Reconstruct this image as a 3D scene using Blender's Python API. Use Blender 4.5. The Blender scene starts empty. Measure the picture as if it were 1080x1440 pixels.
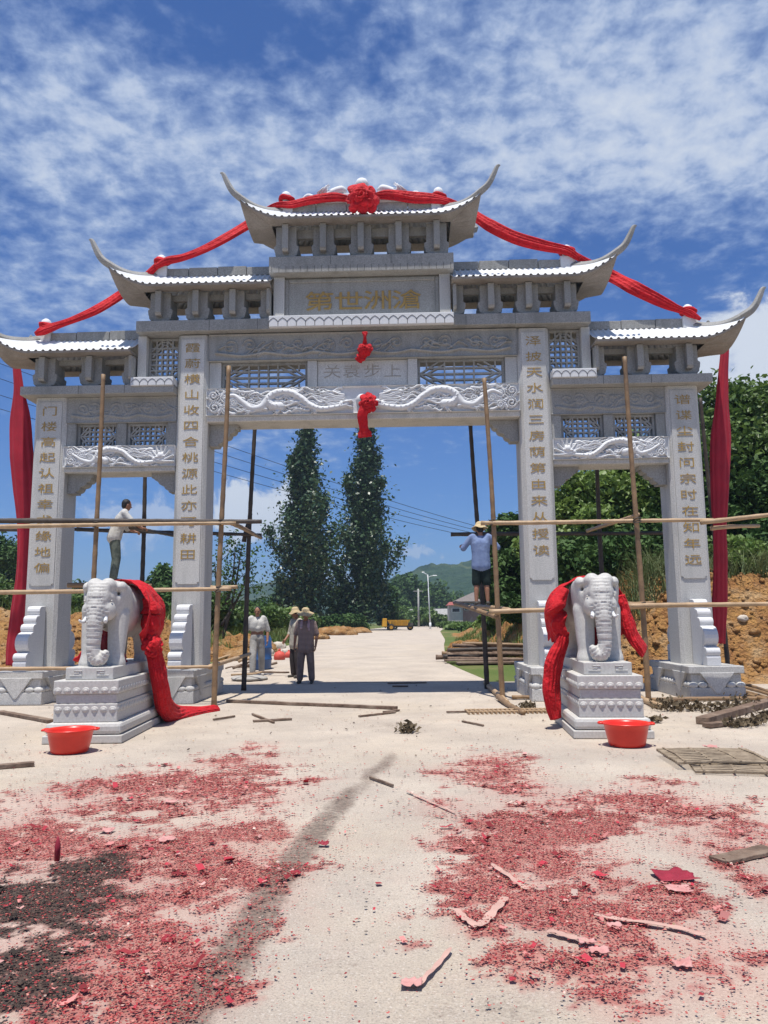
import bpy, bmesh, math, random
import numpy as np
from mathutils import Vector, Matrix

scene = bpy.context.scene
COL = scene.collection
R = math.radians
PI = math.pi

# ------------------------------------------------------------------ camera
F_PX, PITCH, YAW, ROLL = 1080.017, 0.139896, 0.030905, 0.0101185
CAM = Vector((0.93667, -15.98743, 1.57449))
cy_, sy_, cp_, sp_ = math.cos(YAW), math.sin(YAW), math.cos(PITCH), math.sin(PITCH)
FWD = Vector((-sy_*cp_, cy_*cp_, sp_))
RT0 = Vector((cy_, sy_, 0))
UP0 = RT0.cross(FWD)
RT = RT0*math.cos(ROLL) - UP0*math.sin(ROLL)
UP = RT0*math.sin(ROLL) + UP0*math.cos(ROLL)
cam_d = bpy.data.cameras.new('camera')
cam_d.sensor_fit = 'VERTICAL'
cam_d.sensor_height = 36.0
cam_d.lens = F_PX/1440*36.0
cam_d.clip_start = 0.05
cam_d.clip_end = 6000
cam = bpy.data.objects.new('camera', cam_d)
cam.matrix_world = Matrix(((RT.x, UP.x, -FWD.x, CAM.x), (RT.y, UP.y, -FWD.y, CAM.y),
                           (RT.z, UP.z, -FWD.z, CAM.z), (0, 0, 0, 1)))
COL.objects.link(cam)
scene.camera = cam

# ------------------------------------------------------------------ sun and sky
SUN_TRAVEL = Vector((0.24, 1.0, -4.3)).normalized()
sun_d = bpy.data.lights.new('sun', 'SUN')
sun_d.energy = 5.0
sun_d.angle = R(0.55)
sun_d.color = (1.0, 0.955, 0.89)
sun = bpy.data.objects.new('sun', sun_d)
sun.rotation_mode = 'QUATERNION'
sun.rotation_quaternion = SUN_TRAVEL.to_track_quat('-Z', 'Y')
sun.location = (0, -20, 40)
COL.objects.link(sun)
SUN_EL = math.asin(-SUN_TRAVEL.z)
SUN_ROT = math.atan2(-SUN_TRAVEL.x, -SUN_TRAVEL.y)

scene.view_settings.view_transform = 'Standard'
scene.view_settings.look = 'None'
scene.view_settings.exposure = 0.28
scene.view_settings.gamma = 1.0
scene.view_settings.use_curve_mapping = False

def px_dir(px, py):
    u, w = (px-540)/F_PX, (py-720)/F_PX
    return (FWD + RT*u - UP*w).normalized()

world = bpy.data.worlds.new('World')
scene.world = world
world.use_nodes = True
def build_world():
    nt = world.node_tree
    N, L = nt.nodes, nt.links
    N.clear()
    out = N.new('ShaderNodeOutputWorld')
    sky = N.new('ShaderNodeTexSky')
    sky.sky_type = 'NISHITA'
    sky.sun_disc = False
    sky.sun_elevation = SUN_EL
    sky.sun_rotation = SUN_ROT
    sky.air_density = 1.0
    sky.dust_density = 0.35
    sky.ozone_density = 2.6
    bg = N.new('ShaderNodeBackground')
    bg.inputs['Strength'].default_value = SKY_STRENGTH
    tint = N.new('ShaderNodeMix'); tint.data_type = 'RGBA'; tint.blend_type = 'MULTIPLY'; tint.inputs['Factor'].default_value = 1
    tint.inputs['B'].default_value = (0.38, 0.82, 1.50, 1)
    L.new(sky.outputs[0], tint.inputs['A']); L.new(tint.outputs['Result'], bg.inputs['Color'])
    tc = N.new('ShaderNodeTexCoord')
    def M(op, a, b=None, c=None):
        n = N.new('ShaderNodeMath'); n.operation = op
        for i, v in enumerate((a, b, c)):
            if v is None: continue
            if isinstance(v, (int, float)): n.inputs[i].default_value = v
            else: L.new(v, n.inputs[i])
        return n.outputs[0]
    def ramp(v, a, b):
        n = N.new('ShaderNodeMapRange'); n.interpolation_type = 'SMOOTHSTEP'
        L.new(v, n.inputs[0]); n.inputs[1].default_value = a; n.inputs[2].default_value = b
        return n.outputs[0]
    def noise(vec, scale, detail, rough=0.55, dist=0.0):
        n = N.new('ShaderNodeTexNoise'); n.inputs['Scale'].default_value = scale
        n.inputs['Detail'].default_value = detail; n.inputs['Roughness'].default_value = rough
        n.inputs['Distortion'].default_value = dist
        L.new(vec, n.inputs['Vector']); return n.outputs[0]
    sep = N.new('ShaderNodeSeparateXYZ'); L.new(tc.outputs['Generated'], sep.inputs[0])
    x, y, z = sep.outputs
    zz = M('ADD', M('MAXIMUM', z, 0.0), 0.16)
    comb = N.new('ShaderNodeCombineXYZ')
    L.new(M('DIVIDE', x, zz), comb.inputs[0]); L.new(M('DIVIDE', y, zz), comb.inputs[1])
    P = comb.outputs[0]
    big = noise(P, 0.80, 2, 0.5, 0.5)
    med = noise(P, 4.6, 4, 0.55, 0.3)
    fine = noise(P, 17.0, 6, 0.60, 0.15)
    # broken sheet of small cloudlets: coverage follows the large noise
    cov = M('ADD', M('MULTIPLY', M('SUBTRACT', big, 0.5), 2.3), M('MULTIPLY', M('SUBTRACT', med, 0.5), .75))
    cov = M('ADD', cov, M('MULTIPLY', M('SUBTRACT', fine, 0.5), 1.7))
    # the sheet is thin near the horizon
    cov = M('SUBTRACT', cov, M('MULTIPLY', ramp(z, 0.40, 0.10), 0.50))
    cov = M('ADD', cov, 0.03)
    # where the sheet is thicker or torn open
    def patch(px, py, size, sq, amp):
        d = px_dir(px, py)
        vm = N.new('ShaderNodeVectorMath'); vm.operation = 'SUBTRACT'
        L.new(tc.outputs['Generated'], vm.inputs[0]); vm.inputs[1].default_value = d
        vs = N.new('ShaderNodeVectorMath'); vs.operation = 'MULTIPLY'
        L.new(vm.outputs[0], vs.inputs[0]); vs.inputs[1].default_value = (1, 1, sq)
        ln = N.new('ShaderNodeVectorMath'); ln.operation = 'LENGTH'; L.new(vs.outputs[0], ln.inputs[0])
        wob = M('ADD', ln.outputs['Value'], M('MULTIPLY', M('SUBTRACT', med, 0.5), size*0.9))
        return M('MULTIPLY', ramp(wob, size, 0.0), amp)
    for a in ((130, 240, 0.34, 1.5, 0.62), (420, 210, 0.20, 1.3, 0.28), (800, 190, 0.40, 1.8, 0.40), (1040, 90, 0.25, 1.2, 0.30), (330, 20, 0.20, 1.6, -0.55), (230, 325, 0.16, 2.2, -0.40),
              (860, 395, 0.26, 2.4, -0.40), (520, 60, 0.12, 1.5, -0.2), (20, 330, 0.12, 1.5, -0.35), (660, 330, 0.16, 2.0, -0.25)):
        cov = M('ADD', cov, patch(*a))
    sheet = M('MULTIPLY', ramp(cov, -0.30, 0.62), 0.90)
    # heaps of cumulus low in the sky
    def heap(px, py, size, sq):
        d = px_dir(px, py)
        vm = N.new('ShaderNodeVectorMath'); vm.operation = 'SUBTRACT'
        L.new(tc.outputs['Generated'], vm.inputs[0]); vm.inputs[1].default_value = d
        vs = N.new('ShaderNodeVectorMath'); vs.operation = 'MULTIPLY'
        L.new(vm.outputs[0], vs.inputs[0]); vs.inputs[1].default_value = (1, 1, sq)
        ln = N.new('ShaderNodeVectorMath'); ln.operation = 'LENGTH'; L.new(vs.outputs[0], ln.inputs[0])
        nz = noise(tc.outputs['Generated'], 1.5/size, 8, 0.62, 0.5)
        v = M('SUBTRACT', M('MULTIPLY', M('SUBTRACT', nz, 0.30), size*3.4), ln.outputs['Value'])
        return ramp(v, -size*0.22, size*0.34)
    cum = None
    for h in ((1110, 530, 0.15, 1.15), (1075, 565, 0.10, 1.5), (350, 722, 0.090, 1.5), (175, 730, 0.085, 2.4), (455, 800, 0.06, 2.6), (590, 775, 0.035, 3.0)):
        v = heap(*h)
        if h[2] < .07: v = M('MULTIPLY', v, 0.55)
        if h[0] == 175: v = M('MULTIPLY', v, 0.6)
        cum = v if cum is None else M('MAXIMUM', cum, v)
    tot = M('MAXIMUM', sheet, M('MULTIPLY', cum, 0.93))
    tot = M('MULTIPLY', tot, ramp(z, -0.02, 0.05))
    cb = N.new('ShaderNodeBackground')
    shade = N.new('ShaderNodeMix'); shade.data_type = 'RGBA'
    shade.inputs['A'].default_value = (0.40, 0.53, 0.80, 1)
    shade.inputs['B'].default_value = (0.82, 0.88, 0.97, 1)
    L.new(ramp(M('MAXIMUM', M('MULTIPLY', cum, 1.1), M('MULTIPLY', cov, 0.85)), 0.05, 0.95), shade.inputs['Factor'])
    L.new(shade.outputs['Result'], cb.inputs['Color'])
    cb.inputs['Strength'].default_value = 0.74
    mx = N.new('ShaderNodeMixShader')
    L.new(tot, mx.inputs[0]); L.new(bg.outputs[0], mx.inputs[1]); L.new(cb.outputs[0], mx.inputs[2])
    L.new(mx.outputs[0], out.inputs['Surface'])
SKY_STRENGTH = 0.062
build_world()
scene.cycles.max_bounces = 6
scene.cycles.diffuse_bounces = 3
scene.cycles.transparent_max_bounces = 8

# ------------------------------------------------------------------ helpers
def gh(y):
    t = min(1.0, max(0.0, (y-1.6)/6.5))
    return 0.25*t*t*(3-2*t)

def at(px, py, y=0.0):
    d = px_dir(px, py)
    return CAM + d*((y-CAM.y)/d.y)

def gnd(px, py):
    d = px_dir(px, py); z = 0.0
    for _ in range(12):
        p = CAM + d*((z-CAM.z)/d.z)
        z = gh(p.y)
    return Vector((p.x, p.y, gh(p.y)))

class MB:
    def __init__(self): self.v, self.f = [], []
    def add(self, vs, fs):
        o = len(self.v)
        self.v += [tuple(p) for p in vs]
        self.f += [tuple(i+o for i in f) for f in fs]
        return self
    def box(self, x0, x1, y0, y1, z0, z1):
        return self.add([(x0,y0,z0),(x1,y0,z0),(x1,y1,z0),(x0,y1,z0),(x0,y0,z1),(x1,y0,z1),(x1,y1,z1),(x0,y1,z1)],
                        [(0,3,2,1),(4,5,6,7),(0,1,5,4),(1,2,6,5),(2,3,7,6),(3,0,4,7)])
    def frustum(self, b, t, z0, z1):
        vs = [(b[0],b[2],z0),(b[1],b[2],z0),(b[1],b[3],z0),(b[0],b[3],z0),(t[0],t[2],z1),(t[1],t[2],z1),(t[1],t[3],z1),(t[0],t[3],z1)]
        return self.add(vs, [(0,3,2,1),(4,5,6,7),(0,1,5,4),(1,2,6,5),(2,3,7,6),(3,0,4,7)])
    def prism(self, poly, axis, a, b):
        # poly in the plane of the two other axes; axis 0: (y,z), 1: (x,z), 2: (x,y)
        def P(p, c):
            return {0: (c, p[0], p[1]), 1: (p[0], c, p[1]), 2: (p[0], p[1], c)}[axis]
        n = len(poly)
        vs = [P(p, a) for p in poly]+[P(p, b) for p in poly]
        fs = [tuple(range(n)), tuple(range(2*n-1, n-1, -1))]+[((i+1) % n, i, i+n, (i+1) % n+n) for i in range(n)]
        return self.add(vs, fs)
    def tube(self, pts, rad, n=8, cap=True, flat=1.0, up=None):
        pts = [Vector(p) for p in pts]
        if not hasattr(rad, '__len__'): rad = [rad]*len(pts)
        rings = []
        ref = None
        for i, p in enumerate(pts):
            t = (pts[min(i+1, len(pts)-1)]-pts[max(i-1, 0)])
            t = t.normalized() if t.length > 1e-9 else Vector((0,0,1))
            if ref is None:
                ref = Vector(up) if up else (Vector((0,0,1)) if abs(t.z) < .9 else Vector((1,0,0)))
            a = (ref - t*ref.dot(t)).normalized(); b = t.cross(a); ref = a
            rings.append([p + a*(math.cos(2*PI*k/n)*rad[i]) + b*(math.sin(2*PI*k/n)*rad[i]*flat) for k in range(n)])
        vs = [q for r in rings for q in r]; fs = []
        for i in range(len(rings)-1):
            for k in range(n):
                fs.append((i*n+k, i*n+(k+1) % n, (i+1)*n+(k+1) % n, (i+1)*n+k))
        if cap:
            fs.append(tuple(range(n-1, -1, -1))); fs.append(tuple((len(rings)-1)*n+k for k in range(n)))
        return self.add(vs, fs)
    def lathe(self, prof, n=24, c=(0,0,0)):
        vs, fs = [], []
        for r, z in prof:
            for k in range(n):
                vs.append((c[0]+r*math.cos(2*PI*k/n), c[1]+r*math.sin(2*PI*k/n), c[2]+z))
        for i in range(len(prof)-1):
            for k in range(n):
                fs.append((i*n+k, i*n+(k+1) % n, (i+1)*n+(k+1) % n, (i+1)*n+k))
        return self.add(vs, fs)
    def grid(self, fn, nu, nv, close_u=False):
        vs = [fn(i/(nu-1), j/(nv-1)) for i in range(nu) for j in range(nv)]
        fs = [(i*nv+j, (i+1)*nv+j, (i+1)*nv+j+1, i*nv+j+1) for i in range(nu-1) for j in range(nv-1)]
        return self.add(vs, fs)
    def ell(self, c, r, n=14, m=10, rot=None):
        vs, fs = [], []
        c = Vector(c)
        for i in range(m+1):
            th = PI*i/m
            for k in range(n):
                ph = 2*PI*k/n
                p = Vector((r[0]*math.sin(th)*math.cos(ph), r[1]*math.sin(th)*math.sin(ph), -r[2]*math.cos(th)))
                if rot is not None: p = rot @ p
                vs.append(c+p)
        for i in range(m):
            for k in range(n):
                fs.append((i*n+k, i*n+(k+1) % n, (i+1)*n+(k+1) % n, (i+1)*n+k))
        return self.add(vs, fs)
    def cap(self, a, b, ra, rb, n=12):
        # tapered capsule
        a, b = Vector(a), Vector(b); t = (b-a)
        L = t.length; t = t.normalized() if L > 1e-6 else Vector((0,0,1))
        pts, rad = [], []
        for k in range(5):
            th = PI/2*(k+.15)/5
            pts.append(a - t*(ra*math.cos(th))); rad.append(ra*math.sin(th))
        pts.append(a); rad.append(ra); pts.append(b); rad.append(rb)
        for k in range(4, -1, -1):
            th = PI/2*(k+.15)/5
            pts.append(b + t*(rb*math.cos(th))); rad.append(rb*math.sin(th))
        return self.tube(pts, rad, n)

def mesh_from(name, v, f, smooth=False):
    me = bpy.data.meshes.new(name)
    me.from_pydata([tuple(p) for p in v], [], f)
    me.update()
    if smooth: me.polygons.foreach_set('use_smooth', [True]*len(me.polygons))
    return me

def fix_normals(me):
    bm = bmesh.new(); bm.from_mesh(me)
    bmesh.ops.remove_doubles(bm, verts=bm.verts, dist=1e-5)
    bmesh.ops.recalc_face_normals(bm, faces=bm.faces)
    bm.to_mesh(me); bm.free()

def link(name, me, mat, parent=None, loc=(0,0,0), rz=0.0):
    o = bpy.data.objects.new(name, me)
    COL.objects.link(o)
    if mat is not None:
        me.materials.clear(); me.materials.append(mat)
    o.location = loc; o.rotation_euler = (0,0,rz)
    if parent is not None: o.parent = parent
    return o

def obj(name, mb, mat, parent=None, smooth=False, bevel=0.0, loc=(0,0,0), rz=0.0, fix=True):
    me = mesh_from(name, mb.v, mb.f, smooth)
    if fix: fix_normals(me)
    if smooth: me.polygons.foreach_set('use_smooth', [True]*len(me.polygons))
    o = link(name, me, mat, parent, loc, rz)
    if bevel:
        m = o.modifiers.new('bevel', 'BEVEL'); m.width = bevel; m.segments = 2
        m.limit_method = 'ANGLE'; m.angle_limit = R(40)
    return o

def tag(o, label=None, cat=None, group=None, kind=None):
    if label: o['label'] = label
    if cat: o['category'] = cat
    if group: o['group'] = group
    if kind: o['kind'] = kind
    return o

def thing(name, label, cat, loc=(0,0,0), rz=0.0, group=None):
    o = bpy.data.objects.new(name, None)
    o.empty_display_size = .2
    COL.objects.link(o); o.location = loc; o.rotation_euler = (0,0,rz)
    return tag(o, label, cat, group)

def mesh_np(name, verts, faces, smooth=False):
    """fast mesh: verts (n,3), faces (m,k) all the same size"""
    me = bpy.data.meshes.new(name)
    verts = np.asarray(verts, np.float32); faces = np.asarray(faces, np.int32)
    m, k = faces.shape
    me.vertices.add(len(verts)); me.vertices.foreach_set('co', verts.ravel())
    me.loops.add(m*k); me.loops.foreach_set('vertex_index', faces.ravel())
    me.polygons.add(m); me.polygons.foreach_set('loop_start', np.arange(0, m*k, k, dtype=np.int32))
    me.polygons.foreach_set('loop_total', np.full(m, k, np.int32))
    if smooth: me.polygons.foreach_set('use_smooth', np.ones(m, bool))
    me.update(calc_edges=True); me.validate()
    return me

def remesh(mb, voxel, smooth_it=4, factor=.5):
    """one continuous skin round all the closed shapes in mb"""
    me = mesh_from('tmp', mb.v, mb.f)
    bm = bmesh.new(); bm.from_mesh(me); bmesh.ops.recalc_face_normals(bm, faces=bm.faces); bm.to_mesh(me); bm.free()
    o = bpy.data.objects.new('tmp', me); COL.objects.link(o)
    m = o.modifiers.new('r', 'REMESH'); m.mode = 'VOXEL'; m.voxel_size = voxel
    s = o.modifiers.new('s', 'SMOOTH'); s.iterations = smooth_it; s.factor = factor
    dg = bpy.context.evaluated_depsgraph_get(); dg.update()
    res = bpy.data.meshes.new_from_object(o.evaluated_get(dg))
    bpy.data.objects.remove(o); bpy.data.meshes.remove(me)
    res.polygons.foreach_set('use_smooth', [True]*len(res.polygons))
    return res

def get_co(me):
    a = np.empty(len(me.vertices)*3, np.float32); me.vertices.foreach_get('co', a); return a.reshape(-1, 3)
def set_co(me, a):
    me.vertices.foreach_set('co', np.ascontiguousarray(a, np.float32).ravel()); me.update()

def spline(pts, n):
    """Catmull-Rom through the points, n samples (numpy)"""
    P = np.array([list(p) for p in pts], float)
    P = np.vstack([2*P[0]-P[1], P, 2*P[-1]-P[-2]])
    out = []
    for t in np.linspace(0, len(P)-3-1e-6, n):
        i = int(t); u = t-i
        a, b, c, d = P[i:i+4]
        out.append(.5*((2*b)+(c-a)*u+(2*a-5*b+4*c-d)*u*u+(3*b-a-3*c+d)*u**3))
    return np.array(out)

def vnoise(seed):
    rng = np.random.default_rng(seed)
    T = rng.random((64, 64))
    def f(x, y):
        x = np.asarray(x, float); y = np.asarray(y, float)
        xi = np.floor(x).astype(int); yi = np.floor(y).astype(int)
        u = x-xi; v = y-yi; u = u*u*(3-2*u); v = v*v*(3-2*v)
        g = lambda a, b: T[a % 64, b % 64]
        return (g(xi,yi)*(1-u)+g(xi+1,yi)*u)*(1-v)+(g(xi,yi+1)*(1-u)+g(xi+1,yi+1)*u)*v
    return f
def fbm(seed, octs=4):
    fs = [vnoise(seed+i) for i in range(octs)]
    def f(x, y):
        s = 0; a = .5
        for i, g in enumerate(fs):
            s = s + a*g(np.asarray(x)*2**i+i*7.3, np.asarray(y)*2**i+i*3.1); a *= .5
        return s/(1-.5**octs)
    return f

# ------------------------------------------------------------------ materials
def material(name, c1, c2=None, scale=6.0, detail=5, rough=.8, bump=0.0, bscale=40.0, spec=.3, stretch=(1,1,1),
             c3=None, c3scale=1.0, c3lim=(.5,.65), c3st=None, transl=0.0, attr=None, sheen=0.0, ramp=(.35,.65), bdist=.02, tone=0.0):
    m = bpy.data.materials.new(name); m.use_nodes = True
    nt = m.node_tree; N, L = nt.nodes, nt.links
    bs = N['Principled BSDF']
    bs.inputs['Roughness'].default_value = rough
    bs.inputs['Specular IOR Level'].default_value = spec
    tc = N.new('ShaderNodeTexCoord')
    mp = N.new('ShaderNodeMapping'); mp.inputs['Scale'].default_value = stretch
    L.new(tc.outputs['Object'], mp.inputs[0])
    mp3 = N.new('ShaderNodeMapping'); mp3.inputs['Scale'].default_value = c3st or stretch
    L.new(tc.outputs['Object'], mp3.inputs[0])
    def noise(sc, d=detail, r=.6, m_=None):
        n = N.new('ShaderNodeTexNoise'); n.inputs['Scale'].default_value = sc
        n.inputs['Detail'].default_value = d; n.inputs['Roughness'].default_value = r
        L.new((m_ or mp).outputs[0], n.inputs['Vector']); return n.outputs[0]
    def maprange(v, a, b):
        n = N.new('ShaderNodeMapRange'); L.new(v, n.inputs[0]); n.inputs[1].default_value = a; n.inputs[2].default_value = b
        return n.outputs[0]
    def mix(f, a, b, mode='MIX'):
        n = N.new('ShaderNodeMix'); n.data_type = 'RGBA'; n.blend_type = mode
        if isinstance(f, float): n.inputs['Factor'].default_value = f
        else: L.new(f, n.inputs['Factor'])
        for k, v in (('A', a), ('B', b)):
            if isinstance(v, tuple): n.inputs[k].default_value = (*v, 1)
            else: L.new(v, n.inputs[k])
        return n.outputs['Result']
    col = c1
    if c2 is not None: col = mix(maprange(noise(scale), *ramp), c1, c2)
    if c3 is not None: col = mix(maprange(noise(c3scale, 6, .65, mp3), *c3lim), col, c3)
    if attr:
        a = N.new('ShaderNodeAttribute'); a.attribute_name = attr
        col = mix(1.0, col if not isinstance(col, tuple) else col, a.outputs['Color'], 'MULTIPLY')
    if tone:   # each block of stone a little lighter or darker than its neighbours
        oi = N.new('ShaderNodeObjectInfo'); hs = N.new('ShaderNodeHueSaturation'); mr = N.new('ShaderNodeMapRange')
        L.new(oi.outputs['Random'], mr.inputs[0]); mr.inputs[3].default_value = 1-tone; mr.inputs[4].default_value = 1+tone*.7
        L.new(mr.outputs[0], hs.inputs['Value']); L.new(col, hs.inputs['Color']); col = hs.outputs[0]
    if isinstance(col, tuple): bs.inputs['Base Color'].default_value = (*col, 1)
    else: L.new(col, bs.inputs['Base Color'])
    if bump:
        b = N.new('ShaderNodeBump'); b.inputs['Strength'].default_value = bump; b.inputs['Distance'].default_value = bdist
        L.new(noise(bscale, 4), b.inputs['Height']); L.new(b.outputs[0], bs.inputs['Normal'])
    if sheen: bs.inputs['Sheen Weight'].default_value = sheen
    if transl:
        t = N.new('ShaderNodeBsdfTranslucent')
        if isinstance(col, tuple): t.inputs['Color'].default_value = (*col, 1)
        else: L.new(col, t.inputs['Color'])
        ms = N.new('ShaderNodeMixShader'); ms.inputs[0].default_value = transl
        L.new(bs.outputs[0], ms.inputs[1]); L.new(t.outputs[0], ms.inputs[2])
        L.new(ms.outputs[0], N['Material Output'].inputs['Surface'])
    return m

M = {}
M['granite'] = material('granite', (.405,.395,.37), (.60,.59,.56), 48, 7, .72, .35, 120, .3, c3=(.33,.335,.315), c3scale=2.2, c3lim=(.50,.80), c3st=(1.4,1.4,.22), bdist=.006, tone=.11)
M['granite_dark'] = material('granite_shaded', (.245,.24,.225), (.365,.36,.34), 42, 6, .78, .35, 110, .25, c3=(.19,.19,.175), c3scale=2.0, c3lim=(.48,.78), c3st=(1.3,1.3,.35), bdist=.006, tone=.13)  # base colour lowered so the shaded upper stonework reads darker
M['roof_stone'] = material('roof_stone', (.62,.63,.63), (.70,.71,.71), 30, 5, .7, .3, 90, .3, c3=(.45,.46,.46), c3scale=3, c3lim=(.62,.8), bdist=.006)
M['shaded_soffit_stone'] = material('shaded_soffit_stone', (.22,.20,.18), (.31,.285,.26), 42, 6, .8, .35, 110, .2, c3=(.17,.15,.13), c3scale=2.0, c3lim=(.48,.78))  # shade under the eaves put into a darker, browner stone colour
M['white_stone'] = material('pale_carved_stone', (.56,.57,.57), (.66,.66,.66), 40, 5, .65, .3, 100, .3, bdist=.005)
M['statue'] = material('statue_stone', (.45,.435,.40), (.54,.525,.49), 34, 6, .62, .25, 130, .35, c3=(.44,.41,.36), c3scale=3.2, c3lim=(.6,.8), bdist=.004)
M['gold'] = material('gold_paint', (.32,.20,.045), (.40,.26,.075), 30, 3, .45, .2, 60, .5)
M['gold_shaded'] = material('shaded_gold_paint', (.33,.30,.25), (.36,.33,.28), 30, 3, .6, .2, 60, .3)  # panel's shade put into the paint: lettering toned close to the stone
M['groove'] = material('dark_joint', (.10,.10,.10), (.14,.14,.135), 20, 3, .9)
M['cloth'] = material('red_cloth', (.56,.010,.018), (.44,.007,.013), 5, 4, .72, 1.0, 9, .2, sheen=.05, bdist=.06)
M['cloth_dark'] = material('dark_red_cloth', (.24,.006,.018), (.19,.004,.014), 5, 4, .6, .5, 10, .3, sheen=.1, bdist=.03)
M['bamboo'] = material('bamboo', (.30,.19,.10), (.19,.12,.065), 5, 5, .55, .3, 50, .35, stretch=(1,1,1), c3=(.10,.07,.05), c3scale=1.5, c3lim=(.55,.75))
M['bamboo_pale'] = material('pale_bamboo', (.46,.32,.19), (.34,.23,.13), 5, 5, .5, .3, 50, .35)
M['bamboo_dark'] = material('dark_pole', (.05,.042,.038), (.09,.07,.055), 5, 5, .6, .3, 50, .3)  # near-black brown for the darker poles, logs and lashings
M['timber'] = material('old_timber', (.21,.145,.105), (.11,.075,.055), 9, 6, .85, .5, 40, .2, c3=(.32,.25,.19), c3scale=2, c3lim=(.5,.75))
M['basin'] = material('red_plastic', (.72,.035,.018), (.66,.028,.014), 8, 3, .32, 0, 1, .5)
M['skin'] = material('skin', (.34,.17,.10), (.29,.14,.085), 12, 4, .55, .1, 80, .35)
M['hair'] = material('black_hair', (.012,.011,.012), (.022,.02,.02), 40, 4, .5, .5, 90, .3)
M['straw'] = material('straw', (.58,.46,.28), (.47,.36,.20), 40, 4, .8, .5, 90, .2)
M['earth'] = material('orange_earth', (.45,.25,.090), (.27,.125,.050), 3.4, 9, .95, 1.0, 9, .1, c3=(.50,.33,.17), c3scale=1.7, c3lim=(.5,.66), bdist=.25)
M['leaf'] = material('leaf_green', (.062,.120,.027), (.13,.20,.045), 1.6, 4, .5, 0, 1, .4, transl=.25)
M['leaf_dark'] = material('leaf_dark', (.034,.076,.022), (.080,.140,.040), .9, 4, .6, 0, 1, .12, transl=.15)
M['leaf_poplar'] = material('leaf_poplar', (.024,.058,.020), (.062,.115,.042), .6, 5, .4, 0, 1, .5, transl=.18)
M['leaf_bamboo'] = material('leaf_yellow_green', (.12,.20,.042), (.19,.27,.065), 1.2, 4, .5, 0, 1, .4, transl=.25)
M['dry_leaf'] = material('dry_leaf', (.10,.075,.045), (.17,.13,.08), 9, 4, .8, 0, 1, .2, transl=.1)
M['bark'] = material('bark', (.09,.075,.06), (.05,.042,.035), 8, 6, .9, .6, 20, .2, stretch=(1,1,.3))
M['grass'] = material('grass_blades', (.085,.14,.03), (.14,.19,.05), .8, 4, .55, 0, 1, .3, transl=.25)
M['reed'] = material('reed_blades', (.085,.125,.04), (.17,.19,.085), 1.6, 4, .6, 0, 1, .3, transl=.2)
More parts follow.
